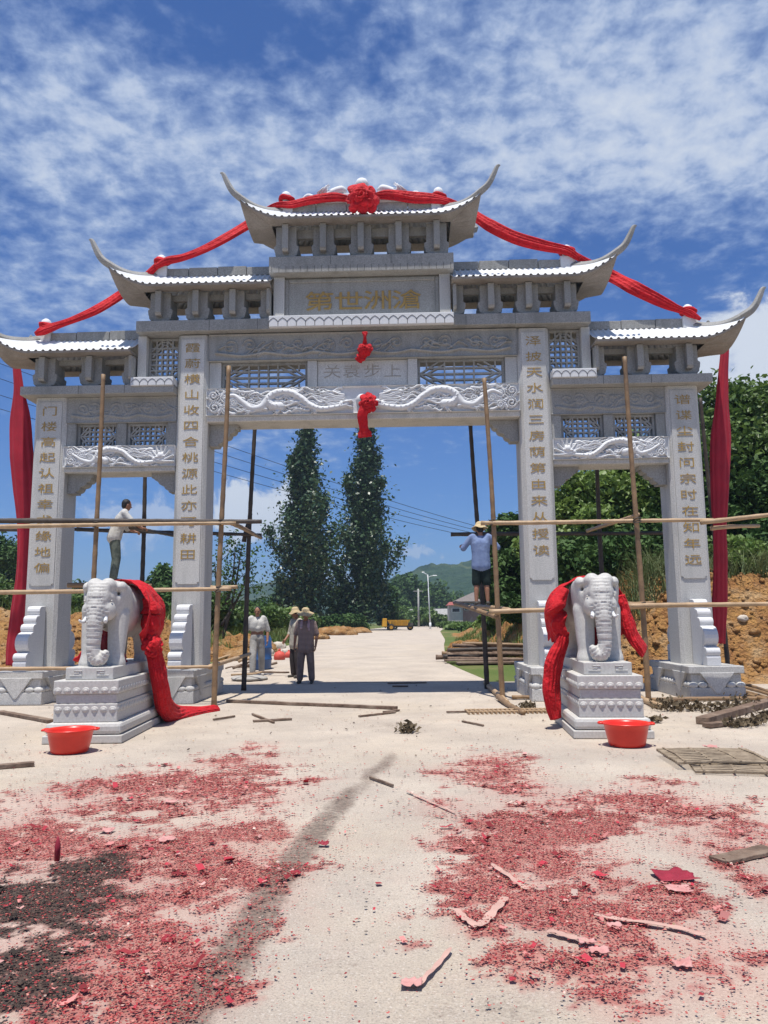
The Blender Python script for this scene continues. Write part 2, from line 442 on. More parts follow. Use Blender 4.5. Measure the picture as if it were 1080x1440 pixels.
# ------------------------------------------------------------------ the setting
def build_concrete_material():
    m = bpy.data.materials.new('concrete'); m.use_nodes = True
    nt = m.node_tree; N, L = nt.nodes, nt.links
    bs = N['Principled BSDF']; bs.inputs['Roughness'].default_value = .92; bs.inputs['Specular IOR Level'].default_value = .2
    tc = N.new('ShaderNodeTexCoord')
    def noise(sc, d=6, r=.6, dist=0.0, st=None):
        n = N.new('ShaderNodeTexNoise'); n.inputs['Scale'].default_value = sc
        n.inputs['Detail'].default_value = d; n.inputs['Roughness'].default_value = r; n.inputs['Distortion'].default_value = dist
        src = tc.outputs['Object']
        if st:
            mp = N.new('ShaderNodeMapping'); mp.inputs['Scale'].default_value = st; L.new(src, mp.inputs[0]); src = mp.outputs[0]
        L.new(src, n.inputs['Vector']); return n.outputs[0]
    def rng(v, a, b):
        n = N.new('ShaderNodeMapRange'); L.new(v, n.inputs[0]); n.inputs[1].default_value = a; n.inputs[2].default_value = b; return n.outputs[0]
    def mix(f, a, b):
        n = N.new('ShaderNodeMix'); n.data_type = 'RGBA'
        if isinstance(f, float): n.inputs['Factor'].default_value = f
        else: L.new(f, n.inputs['Factor'])
        for k, v in (('A', a), ('B', b)):
            if isinstance(v, tuple): n.inputs[k].default_value = (*v, 1)
            else: L.new(v, n.inputs[k])
        return n.outputs['Result']
    def mul(a, b):
        n = N.new('ShaderNodeMath'); n.operation = 'MULTIPLY'; L.new(a, n.inputs[0])
        if isinstance(b, float): n.inputs[1].default_value = b
        else: L.new(b, n.inputs[1])
        return n.outputs[0]
    def addn(a, b):
        n = N.new('ShaderNodeMath'); n.operation = 'ADD'; L.new(a, n.inputs[0])
        if isinstance(b, float): n.inputs[1].default_value = b
        else: L.new(b, n.inputs[1])
        return n.outputs[0]
    def attr(nm):
        a = N.new('ShaderNodeAttribute'); a.attribute_name = nm; return a.outputs['Fac']
    col = mix(rng(noise(.7, 7), .35, .65), (.42,.36,.295), (.55,.475,.385))
    col = mix(mul(rng(noise(.33, 5, .6, .5), .5, .7), .55), col, (.53,.44,.32))           # sandy dust
    col = mix(mul(rng(noise(2.6, 9, .75), .50, .72), .6), col, (.36,.32,.275))            # worn grey patches
    col = mix(mul(rng(noise(85, 4, .75), .48, .66), .68), col, (.22,.19,.16))              # exposed grit
    col = mix(mul(rng(noise(60, 2, .5), .60, .72), .6), col, (.66,.60,.53))
    col = mix(mul(rng(noise(13, 6, .75), .56, .72), .5), col, (.24,.20,.165))
    wide = noise(1.7, 8, .72, .6)
    dn = noise(34, 5, .75)
    dust = attr('dust')
    streak = noise(3.2, 8, .75, .8, (1.0, 1.9, 1))
    halo = attr('halo')
    d1 = rng(addn(dust, mul(dn, 1.1)), .62, 1.30)
    pink = mix(rng(noise(26, 6, .75), .35, .65), (.42,.12,.105), (.25,.04,.04))
    pink = mix(rng(noise(4, 5, .7), .5, .68), pink, (.47,.24,.185))
    col = mix(mul(d1, .88), col, pink)
    haze_d = rng(addn(halo, mul(wide, .9)), .50, 1.5)
    col = mix(mul(haze_d, .52), col, (.48,.245,.205))
    soot = attr('soot')
    s1 = rng(addn(soot, mul(dn, 1.1)), .75, 1.35)
    col = mix(mul(s1, .93), col, mix(rng(noise(40, 4), .4, .6), (.035,.028,.024), (.095,.07,.055)))
    grime = attr('grime')
    g1 = rng(addn(addn(grime, mul(noise(5, 9, .8, .6), 1.6)), mul(dn, 1.2)), 1.68, 2.35)
    col = mix(mul(g1, .85), col, mix(rng(noise(30, 4), .4, .6), (.10,.08,.065), (.22,.16,.125)))
    L.new(col, bs.inputs['Base Color'])
    b = N.new('ShaderNodeBump'); b.inputs['Strength'].default_value = .8; b.inputs['Distance'].default_value = .012
    L.new(addn(noise(70, 5, .75), mul(noise(9, 4), 1.2)), b.inputs['Height']); L.new(b.outputs[0], bs.inputs['Normal'])
    return m
M['concrete'] = build_concrete_material()
M['field'] = material('grassy_field', (.075,.115,.03), (.13,.15,.05), .25, 8, .95, .8, 3, .1, c3=(.26,.19,.10), c3scale=.12, c3lim=(.52,.66), bdist=.15)

# wide areas of shredded firecracker paper, soot and grime, on the concrete (metres)
DUST = [(-1.06, -7.04, 0.45, 0.4, 0, 1), (-1.03, -5.96, 0.27, 0.33, 0, 0.6), (-1.44, -8.33, 0.75, 0.64, 0, 1), (-0.8, -8.7, 0.62, 0.63, 0, 1), (-2.19, -8.84, 0.68, 0.44, 0, 0.8), (-2.15, -9.68, 0.34, 0.54, 0, 0.85), (-1.62, -10.44, 0.55, 0.43, 0, 1), (-0.68, -10.34, 0.65, 0.5, 0, 1), (-0.34, -10.17, 0.31, 0.54, 0, 1), (-0.82, -11.3, 0.67, 0.52, 0, 1), (-0.33, -10.98, 0.37, 0.59, 0, 1), (-0.38, -12.0, 0.41, 0.32, 0, 0.8), (-0.53, -12.47, 0.46, 0.29, 0, 0.85), (-0.98, -11.97, 0.28, 0.46, 0, 0.8), (-0.07, -12.47, 0.21, 0.25, 0, 0.7), (0.09, -11.48, 0.1, 0.42, 0, 0.8), (-0.02, -12.61, 0.09, 0.17, 0, 0.8), (1.86, -7.1, 0.3, 0.52, 0, 1), (1.77, -7.88, 0.43, 0.49, 0, 1), (1.96, -8.54, 0.33, 0.36, 0, 0.8), (1.98, -9.39, 0.4, 0.51, 0, 1), (1.21, -9.16, 0.21, 0.31, 0, 0.8), (1.38, -10.09, 0.26, 0.23, 0, 0.8), (1.6, -9.73, 0.33, 0.32, 0, 0.7), (1.96, -10.37, 0.37, 0.46, 0, 1), (2.78, -8.99, 0.54, 0.42, 0, 1), (3.23, -8.36, 0.3, 0.29, 0, 0.7), (3.15, -9.39, 0.51, 0.5, 0, 1), (3.3, -10.1, 0.35, 0.54, 0, 1), (2.36, -9.52, 0.33, 0.4, 0, 0.8), (1.86, -10.69, 0.22, 0.37, 0, 1), (1.41, -10.96, 0.2, 0.35, 0, 0.8), (1.64, -11.28, 0.28, 0.4, 0, 0.9), (1.98, -11.05, 0.25, 0.33, 0, 1), (1.3, -11.31, 0.16, 0.18, 0, 0.8), (1.3, -11.75, 0.16, 0.15, 0, 0.8), (1.91, -11.59, 0.36, 0.34, 0, 0.9), (2.06, -11.87, 0.28, 0.3, 0, 1), (2.36, -11.38, 0.23, 0.33, 0, 0.9), (1.44, -12.13, 0.17, 0.14, 0, 0.8), (1.8, -12.32, 0.29, 0.24, 0, 0.85), (2.21, -12.28, 0.27, 0.31, 0, 0.9), (2.42, -11.99, 0.21, 0.28, 0, 0.8), (1.81, -12.62, 0.17, 0.12, 0, 0.9), (2.97, -11.12, 0.14, 0.48, 0, 0.6), (1.09, -10.31, 0.15, 0.14, 0, 0.5), (0.86, -11.62, 0.07, 0.08, 0, 0.4), (0.9, -11.98, 0.08, 0.08, 0, 0.45), (2.93, -10.32, 0.3, 0.24, 0, 0.8), (1.25, -7.62, 0.14, 0.3, 0, 0.5)]
SOOT = [(-1.28, -11.29, 0.36, 0.45, 0, 1), (-1.18, -10.72, 0.2, 0.18, 0, 1), (-0.87, -11.22, 0.25, 0.31, 0, 0.6), (-1.06, -11.91, 0.22, 0.39, 0, 0.9), (-0.79, -12.46, 0.18, 0.31, 0, 0.8), (-0.87, -11.8, 0.23, 0.22, 0, 0.5)]
GRIME = [(0.69, -6.71, 0.11, 0.84, 0, 0.85), (0.52, -7.94, 0.11, 0.64, 0, 0.85), (0.37, -8.73, 0.1, 0.51, 0, 0.85), (0.27, -9.38, 0.1, 0.42, 0, 0.85), (0.22, -9.93, 0.09, 0.35, 0, 0.85), (0.17, -10.38, 0.1, 0.3, 0, 0.85), (0.12, -10.84, 0.1, 0.25, 0, 0.85), (0.09, -11.31, 0.1, 0.21, 0, 0.85), (0.1, -11.66, 0.1, 0.17, 0, 0.85), (0.08, -12.06, 0.1, 0.14, 0, 0.85), (0.06, -12.39, 0.1, 0.12, 0, 0.85), (0.03, -12.66, 0.11, 0.1, 0, 0.85), (0.75, -4.04, 0.43, 0.47, 0, 0.5), (0.56, -12.13, 0.17, 0.15, 0, 0.35), (0.99, -12.6, 0.17, 0.12, 0, 0.35), (1.33, -12.6, 0.15, 0.12, 0, 0.4)]
def blots(lst, X, Y):
    s = np.zeros_like(X)
    for x, y, rx, ry, a, w in lst:
        c, n = math.cos(a), math.sin(a)
        u = ((X-x)*c+(Y-y)*n)/rx; v = (-(X-x)*n+(Y-y)*c)/ry
        s = 1-(1-s)*(1-np.minimum(.97, w*np.exp(-(u*u+v*v)**1.05*.75)))
    return s

lit_a, lit_b, lit_c = fbm(71, 4), fbm(81, 4), fbm(91, 4)
def ragged(lst, X, Y, k=1.0):
    """ragged, streaky cover 0..1 inside the blots"""
    a = blots(lst, X, Y)
    n1 = lit_a(X*1.7+40, Y*2.6+40); n2 = lit_b(X*5.5+60, Y*7.5+60); n3 = lit_c(X*17+20, Y*21+20)
    t = (a*.95*k+(n1-.5)*1.9+(n2-.5)*1.7+(n3-.5)*1.5-.38)/.62
    t = np.clip(t, 0, 1)
    return t*t*(3-2*t)*np.clip(a*6, 0, 1)

def track_pts():
    """the dark tyre track: many small blots along one line, wavering"""
    P = spline([(x, y, 0) for x, y, *_ in GRIME[:12]], 70)
    return [(p[0]+.05*math.sin(i*.9)+.03*math.sin(i*2.3), p[1], .42+.22*math.sin(i*.55)) for i, p in enumerate(P)]

def build_ground():
    # far ground: one sheet out to the horizon, a little lower than the paving
    ys = [-60, -20, 0, 1.6] + [1.6+6.5*k/8 for k in range(1, 9)] + [12, 20, 60, 200, 700, 2600]
    xs = [-2600, -600, -150, -40, -14, 0, 14, 40, 150, 600, 2600]
    v = [(x, y, gh(y)-.03) for y in ys for x in xs]; n = len(xs)
    f = [(j*n+i, j*n+i+1, (j+1)*n+i+1, (j+1)*n+i) for j in range(len(ys)-1) for i in range(n-1)]
    me = mesh_from('ground', v, f); o = link('ground', me, M['field']); tag(o, kind='structure')
    # concrete square in front of and under the arch, finely gridded so it can carry its stains
    x0, x1, y0, y1, st = -9.0, 11.0, -15.0, 3.4, .045
    nx, ny = int((x1-x0)/st)+1, int((y1-y0)/st)+1
    gx, gy = np.linspace(x0, x1, nx), np.linspace(y0, y1, ny)
    X, Y = np.meshgrid(gx, gy)
    Z = np.array([gh(t) for t in gy])[:, None]+np.zeros_like(X)
    nz = fbm(3, 4)
    Z = Z + .012*(nz(X*.8+20, Y*.8+20)-.5)
    V = np.stack([X, Y, Z], -1).reshape(-1, 3)
    idx = np.arange(nx*ny).reshape(ny, nx)
    F = np.stack([idx[:-1,:-1], idx[:-1,1:], idx[1:,1:], idx[1:,:-1]], -1).reshape(-1, 4)
    me = mesh_np('concrete_square', V, F, True)
    GR = [(a_, b_, .062, .30, 0, w_*1.15) for a_, b_, w_ in track_pts()]+GRIME[12:]
    for nm, l in (('dust', DUST), ('soot', SOOT), ('grime', GR)):
        a = me.attributes.new(nm, 'FLOAT', 'POINT')
        a.data.foreach_set('value', (blots(l, X, Y) if nm == 'grime' else ragged(l, X, Y, 1.0 if nm == 'dust' else 1.1)).ravel().astype(np.float32))
    a = me.attributes.new('halo', 'FLOAT', 'POINT'); a.data.foreach_set('value', blots(DUST, X, Y).ravel().astype(np.float32))
    tag(link('concrete_square', me, M['concrete']), kind='structure')
    # wings of the square outside the litter
    mb = MB()
    for a, b, c, d in ((-40, x0, -45, 3.4), (x1, 40, -45, 3.4), (x0, x1, -45, y0)):
        ysl = [c] + [t for t in (1.6, 2.2, 2.8) if c < t < d] + [d]
        for k in range(len(ysl)-1):
            mb.add([(a, ysl[k], gh(ysl[k])), (b, ysl[k], gh(ysl[k])), (b, ysl[k+1], gh(ysl[k+1])), (a, ysl[k+1], gh(ysl[k+1]))], [(0,1,2,3)])
    tag(obj('paving', mb, M['concrete'], fix=False), kind='structure')
    # the road beyond the arch
    Lp = [(-5.2, 3.4), (-5.0, 10), (-5.35, 18), (-5.7, 26), (-6.2, 45), (-6.3, 62), (-5.5, 90), (-3.3, 125), (2, 165), (14, 215)]
    Rp = [(2.9, 3.4), (2.1, 8), (2.3, 14), (2.8, 26), (3.3, 36), (3.9, 55), (4.6, 75), (6.0, 95), (8.2, 122), (14, 160), (28, 205)]
    Lp, Rp = spline([(x,y,0) for x,y in Lp], 60), spline([(x,y,0) for x,y in Rp], 60)
    v, f = [], []
    for k in range(60):
        for t in range(9):
            p = Lp[k]*(1-t/8)+Rp[k]*(t/8); v.append((p[0], p[1], gh(p[1])+.003))
    for k in range(59):
        for t in range(8):
            f.append((k*9+t, k*9+t+1, (k+1)*9+t+1, (k+1)*9+t))
    tag(link('road', mesh_from('road', v, f), M['concrete']), kind='structure')
build_ground()

# earth banks either side beyond the arch
def bankmat():
    m = M['earth'].copy(); m.name = 'bank_earth_and_grass'
    return m
def smooth(t): 
    t = np.clip(t, 0, 1); return t*t*(3-2*t)
nzb = fbm(11, 5); nzc = fbm(31, 5)
ghv = np.vectorize(gh)
def right_height(X, Y):
    edge = np.interp(Y, [2, 4, 8, 12, 20, 36, 60, 100], [6.0, 5.6, 4.6, 3.6, 3.3, 3.9, 5.0, 7.5])
    s = X-edge + 1.6*(nzb(X*.6+5, Y*.6+9)-.5)
    top = np.interp(Y, [0, 4, 9, 14, 30, 60], [1.6, 2.5, 2.7, 2.3, 1.6, .5])
    h = top*smooth(s/3.2)*smooth((Y-2.4)/2.2)
    h = h*(1+.35*(nzc(X*1.1, Y*1.1)-.5)) + .55*(nzc(X*2.1+9, Y*2.1)-.5)*smooth(s/1.0)*smooth((Y-2.6)/1.0)
    return np.where(s > -.2, h, -.15)+ghv(Y)-.04
def left_height(X, Y):
    edge = np.interp(Y, [4, 8, 12, 26, 60, 100], [7.8, 6.6, 6.0, 6.6, 7.2, 6.6])
    s = -X-edge + 1.5*(nzb(X*.5+15, Y*.5+3)-.5)
    top = np.interp(Y, [6, 9, 13, 20, 40, 80], [.9, 1.3, 1.7, 1.1, .8, .5])
    h = top*smooth(s/3.2)*smooth((Y-4.6)/3.5)
    h = h*(1+.8*(nzc(X*.55+3, Y*.55)-.5)) + .6*(nzc(X*2.0+9, Y*2.0)-.5)*smooth(s/1.0)*smooth((Y-5)/1.5)
    return np.where(s > -.2, h, -.15)+ghv(Y)-.04
def terrain(name, fn, xs, ys, mat):
    X, Y = np.meshgrid(xs, ys)
    Z = fn(X, Y)
    V = np.stack([X, Y, Z], -1).reshape(-1, 3)
    nx, ny = len(xs), len(ys)
    idx = np.arange(nx*ny).reshape(ny, nx)
    F = np.stack([idx[:-1,:-1], idx[:-1,1:], idx[1:,1:], idx[1:,:-1]], -1).reshape(-1, 4)
    tag(link(name, mesh_np(name, V, F, True), mat), kind='structure')
terrain('earth_bank', right_height, np.concatenate([np.arange(2.5, 16, .12), np.arange(16, 40, 1.0)]), np.concatenate([np.arange(2.2, 16, .13), np.arange(16, 60, 1.0)]), M['earth'])
terrain('earth_mound', left_height, -np.concatenate([np.arange(4.8, 18, .13), np.arange(18, 50, 1.2)])[::-1], np.concatenate([np.arange(4.5, 24, .14), np.arange(24, 90, 1.5)]), M['earth'])

# hills far behind
def build_hills():
    hm = material('wooded_hill', (.012,.034,.020), (.040,.075,.036), .06, 10, .95, 1.0, .12, .1, c3=(.085,.105,.05), c3scale=.03, c3lim=(.54,.70), bdist=6)
    def hill(name, pts, y0, depth, seed):
        # skyline points (photo px) give the height of the crest at its distance y0
        C = [at(px, py, y0) for px, py in pts]
        xs = [c.x for c in C]; zs = [c.z for c in C]
        nz = fbm(seed, 6)
        gx = np.linspace(xs[0], xs[-1], 200); gy = np.linspace(y0-depth, y0+depth, 70)
        X, Y = np.meshgrid(gx, gy)
        crest = np.interp(gx, xs, zs)[None, :]
        t = np.abs(Y-y0)/depth
        Z = crest*(1-smooth(t)*.995)*(1+.16*(nz(X/90, Y/90)-.5)*(t > .02)) + 9.0*(nz(X/9+4, Y/9)-.5) - .5
        V = np.stack([X, Y, Z], -1).reshape(-1, 3); nx, ny = 200, 70
        idx = np.arange(nx*ny).reshape(ny, nx)
        F = np.stack([idx[:-1,:-1], idx[:-1,1:], idx[1:,1:], idx[1:,:-1]], -1).reshape(-1, 4)
        tag(link(name, mesh_np(name, V, F, True), hm), kind='structure')
    hill('hill', [(470,862),(510,838),(545,817),(575,806),(605,795),(640,796),(665,790),(700,780),(760,768),(820,770),(900,790),(980,830),(1060,866)], 620, 330, 5)
    hill('distant_hill', [(-250,862),(-60,842),(60,838),(200,842),(300,818),(330,820),(350,826),(372,822),(400,818),(450,822),(520,838),(600,860)], 900, 320, 8)
build_hills()

# ------------------------------------------------------------------ the archway
ZT_MAIN, ZT_OUT = 7.80, 6.45
YC = .375
arch = thing('memorial_archway', 'pale stone memorial archway with three tiers of upturned roofs, spanning the road', 'archway')

def glyphs(chars, size, sx, sz, ext, x, z_list=None, y=0.0, xs=None, thick=.006):
    """raised lettering standing on a wall that faces -y"""
    mb = MB()
    dg = bpy.context.evaluated_depsgraph_get()
    for i, ch in enumerate(chars):
        cu = bpy.data.curves.new('t', 'FONT'); cu.body = ch; cu.size = size; cu.extrude = ext
        cu.align_x = 'CENTER'; cu.align_y = 'CENTER'; cu.offset = thick; cu.resolution_u = 2
        o = bpy.data.objects.new('t', cu); COL.objects.link(o); dg.update()
        me = bpy.data.meshes.new_from_object(o.evaluated_get(dg))
        co = [v.co for v in me.vertices]
        cxm = (min(c.x for c in co)+max(c.x for c in co))/2; czm = (min(c.y for c in co)+max(c.y for c in co))/2
        X = xs[i] if xs else x
        Z = z_list[i]
        mb.add([(X+(c.x-cxm)*sx, y-c.z, Z+(c.y-czm)*sz) for c in co], [tuple(p.vertices) for p in me.polygons])
        bpy.data.objects.remove(o); bpy.data.curves.remove(cu); bpy.data.meshes.remove(me)
    return mb

def chamfer_box(mb, x0, x1, y0, y1, z0, z1, c):
    mb.prism([(x0+c,y0),(x1-c,y0),(x1,y0+c),(x1,y1-c),(x1-c,y1),(x0+c,y1),(x0,y1-c),(x0,y0+c)], 2, z0, z1)

def relief(name, parent, x0, x1, z0, z1, y, curves, amp, mat, nx, nz, dots=(), seed=0, back=.08, taper=True):
    """carved slab: a height field over (x,z), relief growing towards -y. curves: (points, radius, height)"""
    gx, gz = np.linspace(x0, x1, nx), np.linspace(z0, z1, nz)
    X, Z = np.meshgrid(gx, gz)
    H = np.zeros_like(X)
    for pts, r, h in curves:
        P = np.asarray(pts)
        n = len(P)
        rr = r if hasattr(r, '__len__') else np.full(n, r)
        xa, xb = P[:,0].min()-np.max(rr), P[:,0].max()+np.max(rr)
        i0, i1 = np.searchsorted(gx, xa), np.searchsorted(gx, xb)
        if i1 <= i0: continue
        Xs, Zs = X[:, i0:i1], Z[:, i0:i1]
        best = np.zeros_like(Xs)
        for (px, pz), q in zip(P, rr):
            d2 = ((Xs-px)**2+(Zs-pz)**2)/(q*q)
            best = np.maximum(best, h*np.sqrt(np.clip(1-d2, 0, 1)))
        H[:, i0:i1] = np.maximum(H[:, i0:i1], best)
    H = H*amp
    edge = np.minimum(np.minimum(X-x0, x1-X), np.minimum(Z-z0, z1-Z))
    rim = np.clip(1-edge/.02, 0, 1)
    H = np.maximum(H, rim*amp*.55)
    nz_ = fbm(seed+50, 4)
    H = H + .006*(nz_(X*14, Z*14)-.5)
    V = np.stack([X, y-H, Z], -1)
    idx = np.arange(nx*nz).reshape(nz, nx)
    F = np.stack([idx[:-1,:-1], idx[:-1,1:], idx[1:,1:], idx[1:,:-1]], -1).reshape(-1, 4)
    V = V.reshape(-1, 3)
    # sides and back
    b = len(V)
    ring = list(idx[0,:])+list(idx[1:,-1])+list(idx[-1,-2::-1])+list(idx[-2:0:-1,0])
    B = V[ring].copy(); B[:,1] = y+back
    m = len(ring)
    S = np.array([(ring[(k+1) % m], ring[k], b+k, b+(k+1) % m) for k in range(m)])
    me = mesh_np(name, np.vstack([V, B]), np.vstack([F, S]), True)
    return link(name, me, mat, parent)

def wavy(x0, x1, z0, z1, amp, waves, ph, n=30):
    t = np.linspace(0, 1, n)
    return np.stack([x0+(x1-x0)*t, z0+(z1-z0)*t+amp*np.sin(2*PI*waves*t+ph)*(.35+.65*t)], 1)
def spiral(cx, cz, r, turns, ph, sgn=1, n=34):
    t = np.linspace(0, 1, n)
    a = ph+sgn*2*PI*turns*t
    return np.stack([cx+r*(1-.85*t)*np.cos(a), cz+r*(1-.85*t)*np.sin(a)], 1)

def dragon_curves(half, z0, h, x_in, seed, small=False):
    """half of a dragon frieze; x from x_in (pearl end) to x_in+half (cloud end)"""
    rng = np.random.default_rng(seed)
    C = []
    if not small:
        body = [(.32,.30),(.55,.22),(.85,.17),(1.08,.30),(1.28,.58),(1.52,.80),(1.80,.80),(1.98,.58),(1.90,.34),(1.72,.30)]
        tail = [(1.98,.60),(2.12,.30),(2.35,.26),(2.55,.52),(2.72,.72),(2.9,.62)]
    else:
        body = [(.45,.20),(.75,.16),(.95,.40),(1.12,.70),(1.38,.84),(1.62,.70),(1.66,.42),(1.48,.30)]
        tail = [(1.66,.5),(1.80,.24),(2.0,.34),(2.2,.6)]
    def tr(pts, n):
        p = spline([(x_in+a*half/(3.3 if not small else 2.42), z0+b*h, 0) for a, b in pts], n)[:, :2]
        return p
    B = tr(body, 90); C.append((B, np.linspace(.075, .125, 90)*(h/.68), 1.0))
    # scales: small beads along the body's back
    for k in range(6, 88, 4):
        t = B[k]; C.append((np.array([t+(.0, .0), t+(.012, .02)]), .045*(h/.68), 1.12 if k % 8 else 1.0))
    T = tr(tail, 60); C.append((T, np.linspace(.12, .05, 60)*(h/.68), .9))
    # head with open jaw, horns and whiskers near the pearl
    hx = x_in + (.27 if not small else .36)*half/3.3
    C.append((np.array([(hx+.05, z0+.36*h), (hx+.16, z0+.33*h)]), .10*(h/.68), 1.0))
    C.append((np.linspace((hx-.04, z0+.44*h), (hx+.12, z0+.40*h), 10), .035, 1.1))
    C.append((np.linspace((hx-.05, z0+.22*h), (hx+.1, z0+.28*h), 10), .03, 1.0))
    for k in range(5):
        C.append((wavy(hx+.12, hx+.75+.25*rng.random(), z0+(.42+.07*k)*h, z0+(.55+.09*k)*h, .035, 1.6, k*1.1), np.linspace(.035,.012,30), .75))
    # flames and mane streaming along the frieze
    L = half
    for k in range(70 if not small else 46):
        xa = x_in+L*(.12+.72*rng.random()); ln = .25+.45*rng.random()
        za = z0+h*(.06+.88*rng.random())
        zb = np.clip(za+h*(rng.random()-.5)*.5, z0+.06*h, z0+.94*h)
        C.append((wavy(xa, xa+ln, za, zb, .04+.04*rng.random(), .8+1.0*rng.random(), rng.random()*6), np.linspace(.038,.012,30)*(.8+.4*rng.random()), .5+.3*rng.random()))
    for k in range(16 if not small else 8):
        cx = x_in+L*(.10+.75*rng.random()); r_ = (.07+.06*rng.random())*(h/.68)
        C.append((spiral(cx, z0+h*(.16+.68*rng.random()), r_, 1.6, rng.random()*6, 1 if k % 2 else -1), .02, .62))
    # legs with claws
    for a, b in ((.95,.14),(1.75,.12),(2.35,.14)):
        px, pz = x_in+a*L/3.3, z0+b*h
        for q in (-.5, 0, .5):
            C.append((np.linspace((px, pz), (px+.12*math.cos(q-.3), pz+.12*math.sin(q-.6)), 8), np.linspace(.03,.014,8), .8))
    # curling clouds at the far end
    e = x_in+L
    for cx, cz, r, ph, sg in ((e-.16, .72, .15, 2.0, 1), (e-.18, .28, .16, 4.0, -1), (e-.42, .62, .12, 1.0, -1), (e-.42, .22, .11, 5.0, 1), (e-.60, .45, .10, 0, 1)):
        C.append((spiral(cx, z0+cz*h, r*(h/.68), 1.9, ph, sg), .024, .8))
        C.append((spiral(cx, z0+cz*h, r*1.45*(h/.68), .8, ph+1, sg), .026, .65))
    return C

def mirror_curves(C): return [(np.asarray(p)*np.array([-1, 1]), r, h) for p, r, h in C]

def scroll_curves(x0, x1, z0, h, seed, n):
    rng = np.random.default_rng(seed); C = []
    w = (x1-x0)/n
    for k in range(n):
        c = x0+w*(k+.5)
        C.append((wavy(c-w*.48, c+w*.48, z0+h*.30, z0+h*.30, h*.16, .5, PI), .035, .9))
        C.append((spiral(c-w*.2, z0+.55*h, h*.28, 1.4, rng.random()*6, 1), .022, .6))
        C.append((spiral(c+w*.2, z0+.6*h, h*.26, 1.4, rng.random()*6, -1), .022, .6))
        for q in range(6):
            xa = c+w*(rng.random()-.6); C.append((wavy(xa, xa+w*.3, z0+h*(.12+.6*rng.random()), z0+h*(.2+.6*rng.random()), .03, 1, rng.random()*6), np.linspace(.03,.01,30), .7))
    return C

# ---- pillars with inscriptions, plinths and scroll stones
TXT = {('out', -1): '门楼高起认祖幸尤缘地偏', ('in', -1): '霞蔚横山收四合桃源此亦可耕田',
       ('in', 1): '泽披天水润三房荫第由来从授读', ('out', 1): '谱谍尘封问宗时在知年远'}
def scroll_stone(parent, xc, sgn_y, y_face, z0):
    """stepped and rolled 'drum stone' that leans on the pillar; sgn_y -1 in front, +1 behind"""
    w = .135
    def Y(d): return y_face + sgn_y*d
    prof = [(0, 0), (.74, 0), (.74, .17)]
    def arc(d0, z0_, r, zc, a0, a1, n=7):
        return [(d0+r*math.cos(a0+(a1-a0)*k/n), zc+r*math.sin(a0+(a1-a0)*k/n)) for k in range(n+1)]
    prof += arc(.665, 0, .085, .265, -PI/2*.7, PI/2*.85)
    prof += arc(.50, 0, .20, .555, -PI/2*.75, PI/2*.8)
    prof += arc(.42, 0, .085, .84, -PI/2*.6, PI/2*.7, 5)
    prof += [(.40, .93)]
    prof += arc(.32, 0, .085, 1.01, -PI/2*.6, PI/2*.7, 5)
    prof += [(.28, 1.10)]
    prof += arc(.17, 0, .10, 1.19, -PI/2*.6, PI/2*.9, 5)
    prof += [(0, 1.30)]
    mb = MB(); mb.prism([(Y(d), z0+z) for d, z in prof], 0, xc-w, xc+w)
    return obj('scroll_stone', mb, M['white_stone'], parent, bevel=.012)

def plinth(parent, xc, hw, y0, y1):
    mb = MB()
    mb.box(xc-hw, xc+hw, y0, y1, 0, .24)
    mb.box(xc-hw+.05, xc+hw-.05, y0+.05, y1-.05, .24, .50)
    mb.box(xc-hw, xc+hw, y0, y1, .50, .64)
    o = obj('plinth', mb, M['granite'], parent, bevel=.014)
    # hanging cloth motif: inverted triangle front and sides
    for yy, s in ((y0, -1), (y1, 1)):
        mb = MB(); mb.prism([(xc-hw*.62, .52), (xc+hw*.62, .52), (xc+.03, .12), (xc-.03, .12)], 1, yy-s*.05, yy+s*.016)
        obj('carved_motif', mb, M['granite'], o, bevel=.008)
    for xx, s in ((xc-hw, -1), (xc+hw, 1)):
        for yc in (y0+.55, y1-.55):
            mb = MB(); mb.prism([(yc-.36, .52), (yc+.36, .52), (yc+.03, .12), (yc-.03, .12)], 0, xx-s*.05, xx+s*.016)
            obj('carved_motif', mb, M['granite'], o, bevel=.008)
    mb = MB()
    n = max(4, int(hw*2/.16))
    for yy in (y0+.03, y1-.03):
        for k in range(n):
            x = xc-hw+.08+(2*hw-.16)*k/(n-1)
            mb.ell((x, yy, .285), (.095, .045, .06), 12, 6)
    m = int((y1-y0)/.17)
    for xx in (xc-hw+.03, xc+hw-.03):
        for k in range(m):
            mb.ell((xx, y0+.1+(y1-y0-.2)*k/(m-1), .285), (.045, .095, .06), 12, 6)
    obj('lotus_row', mb, M['granite'], o, smooth=True)
    return o

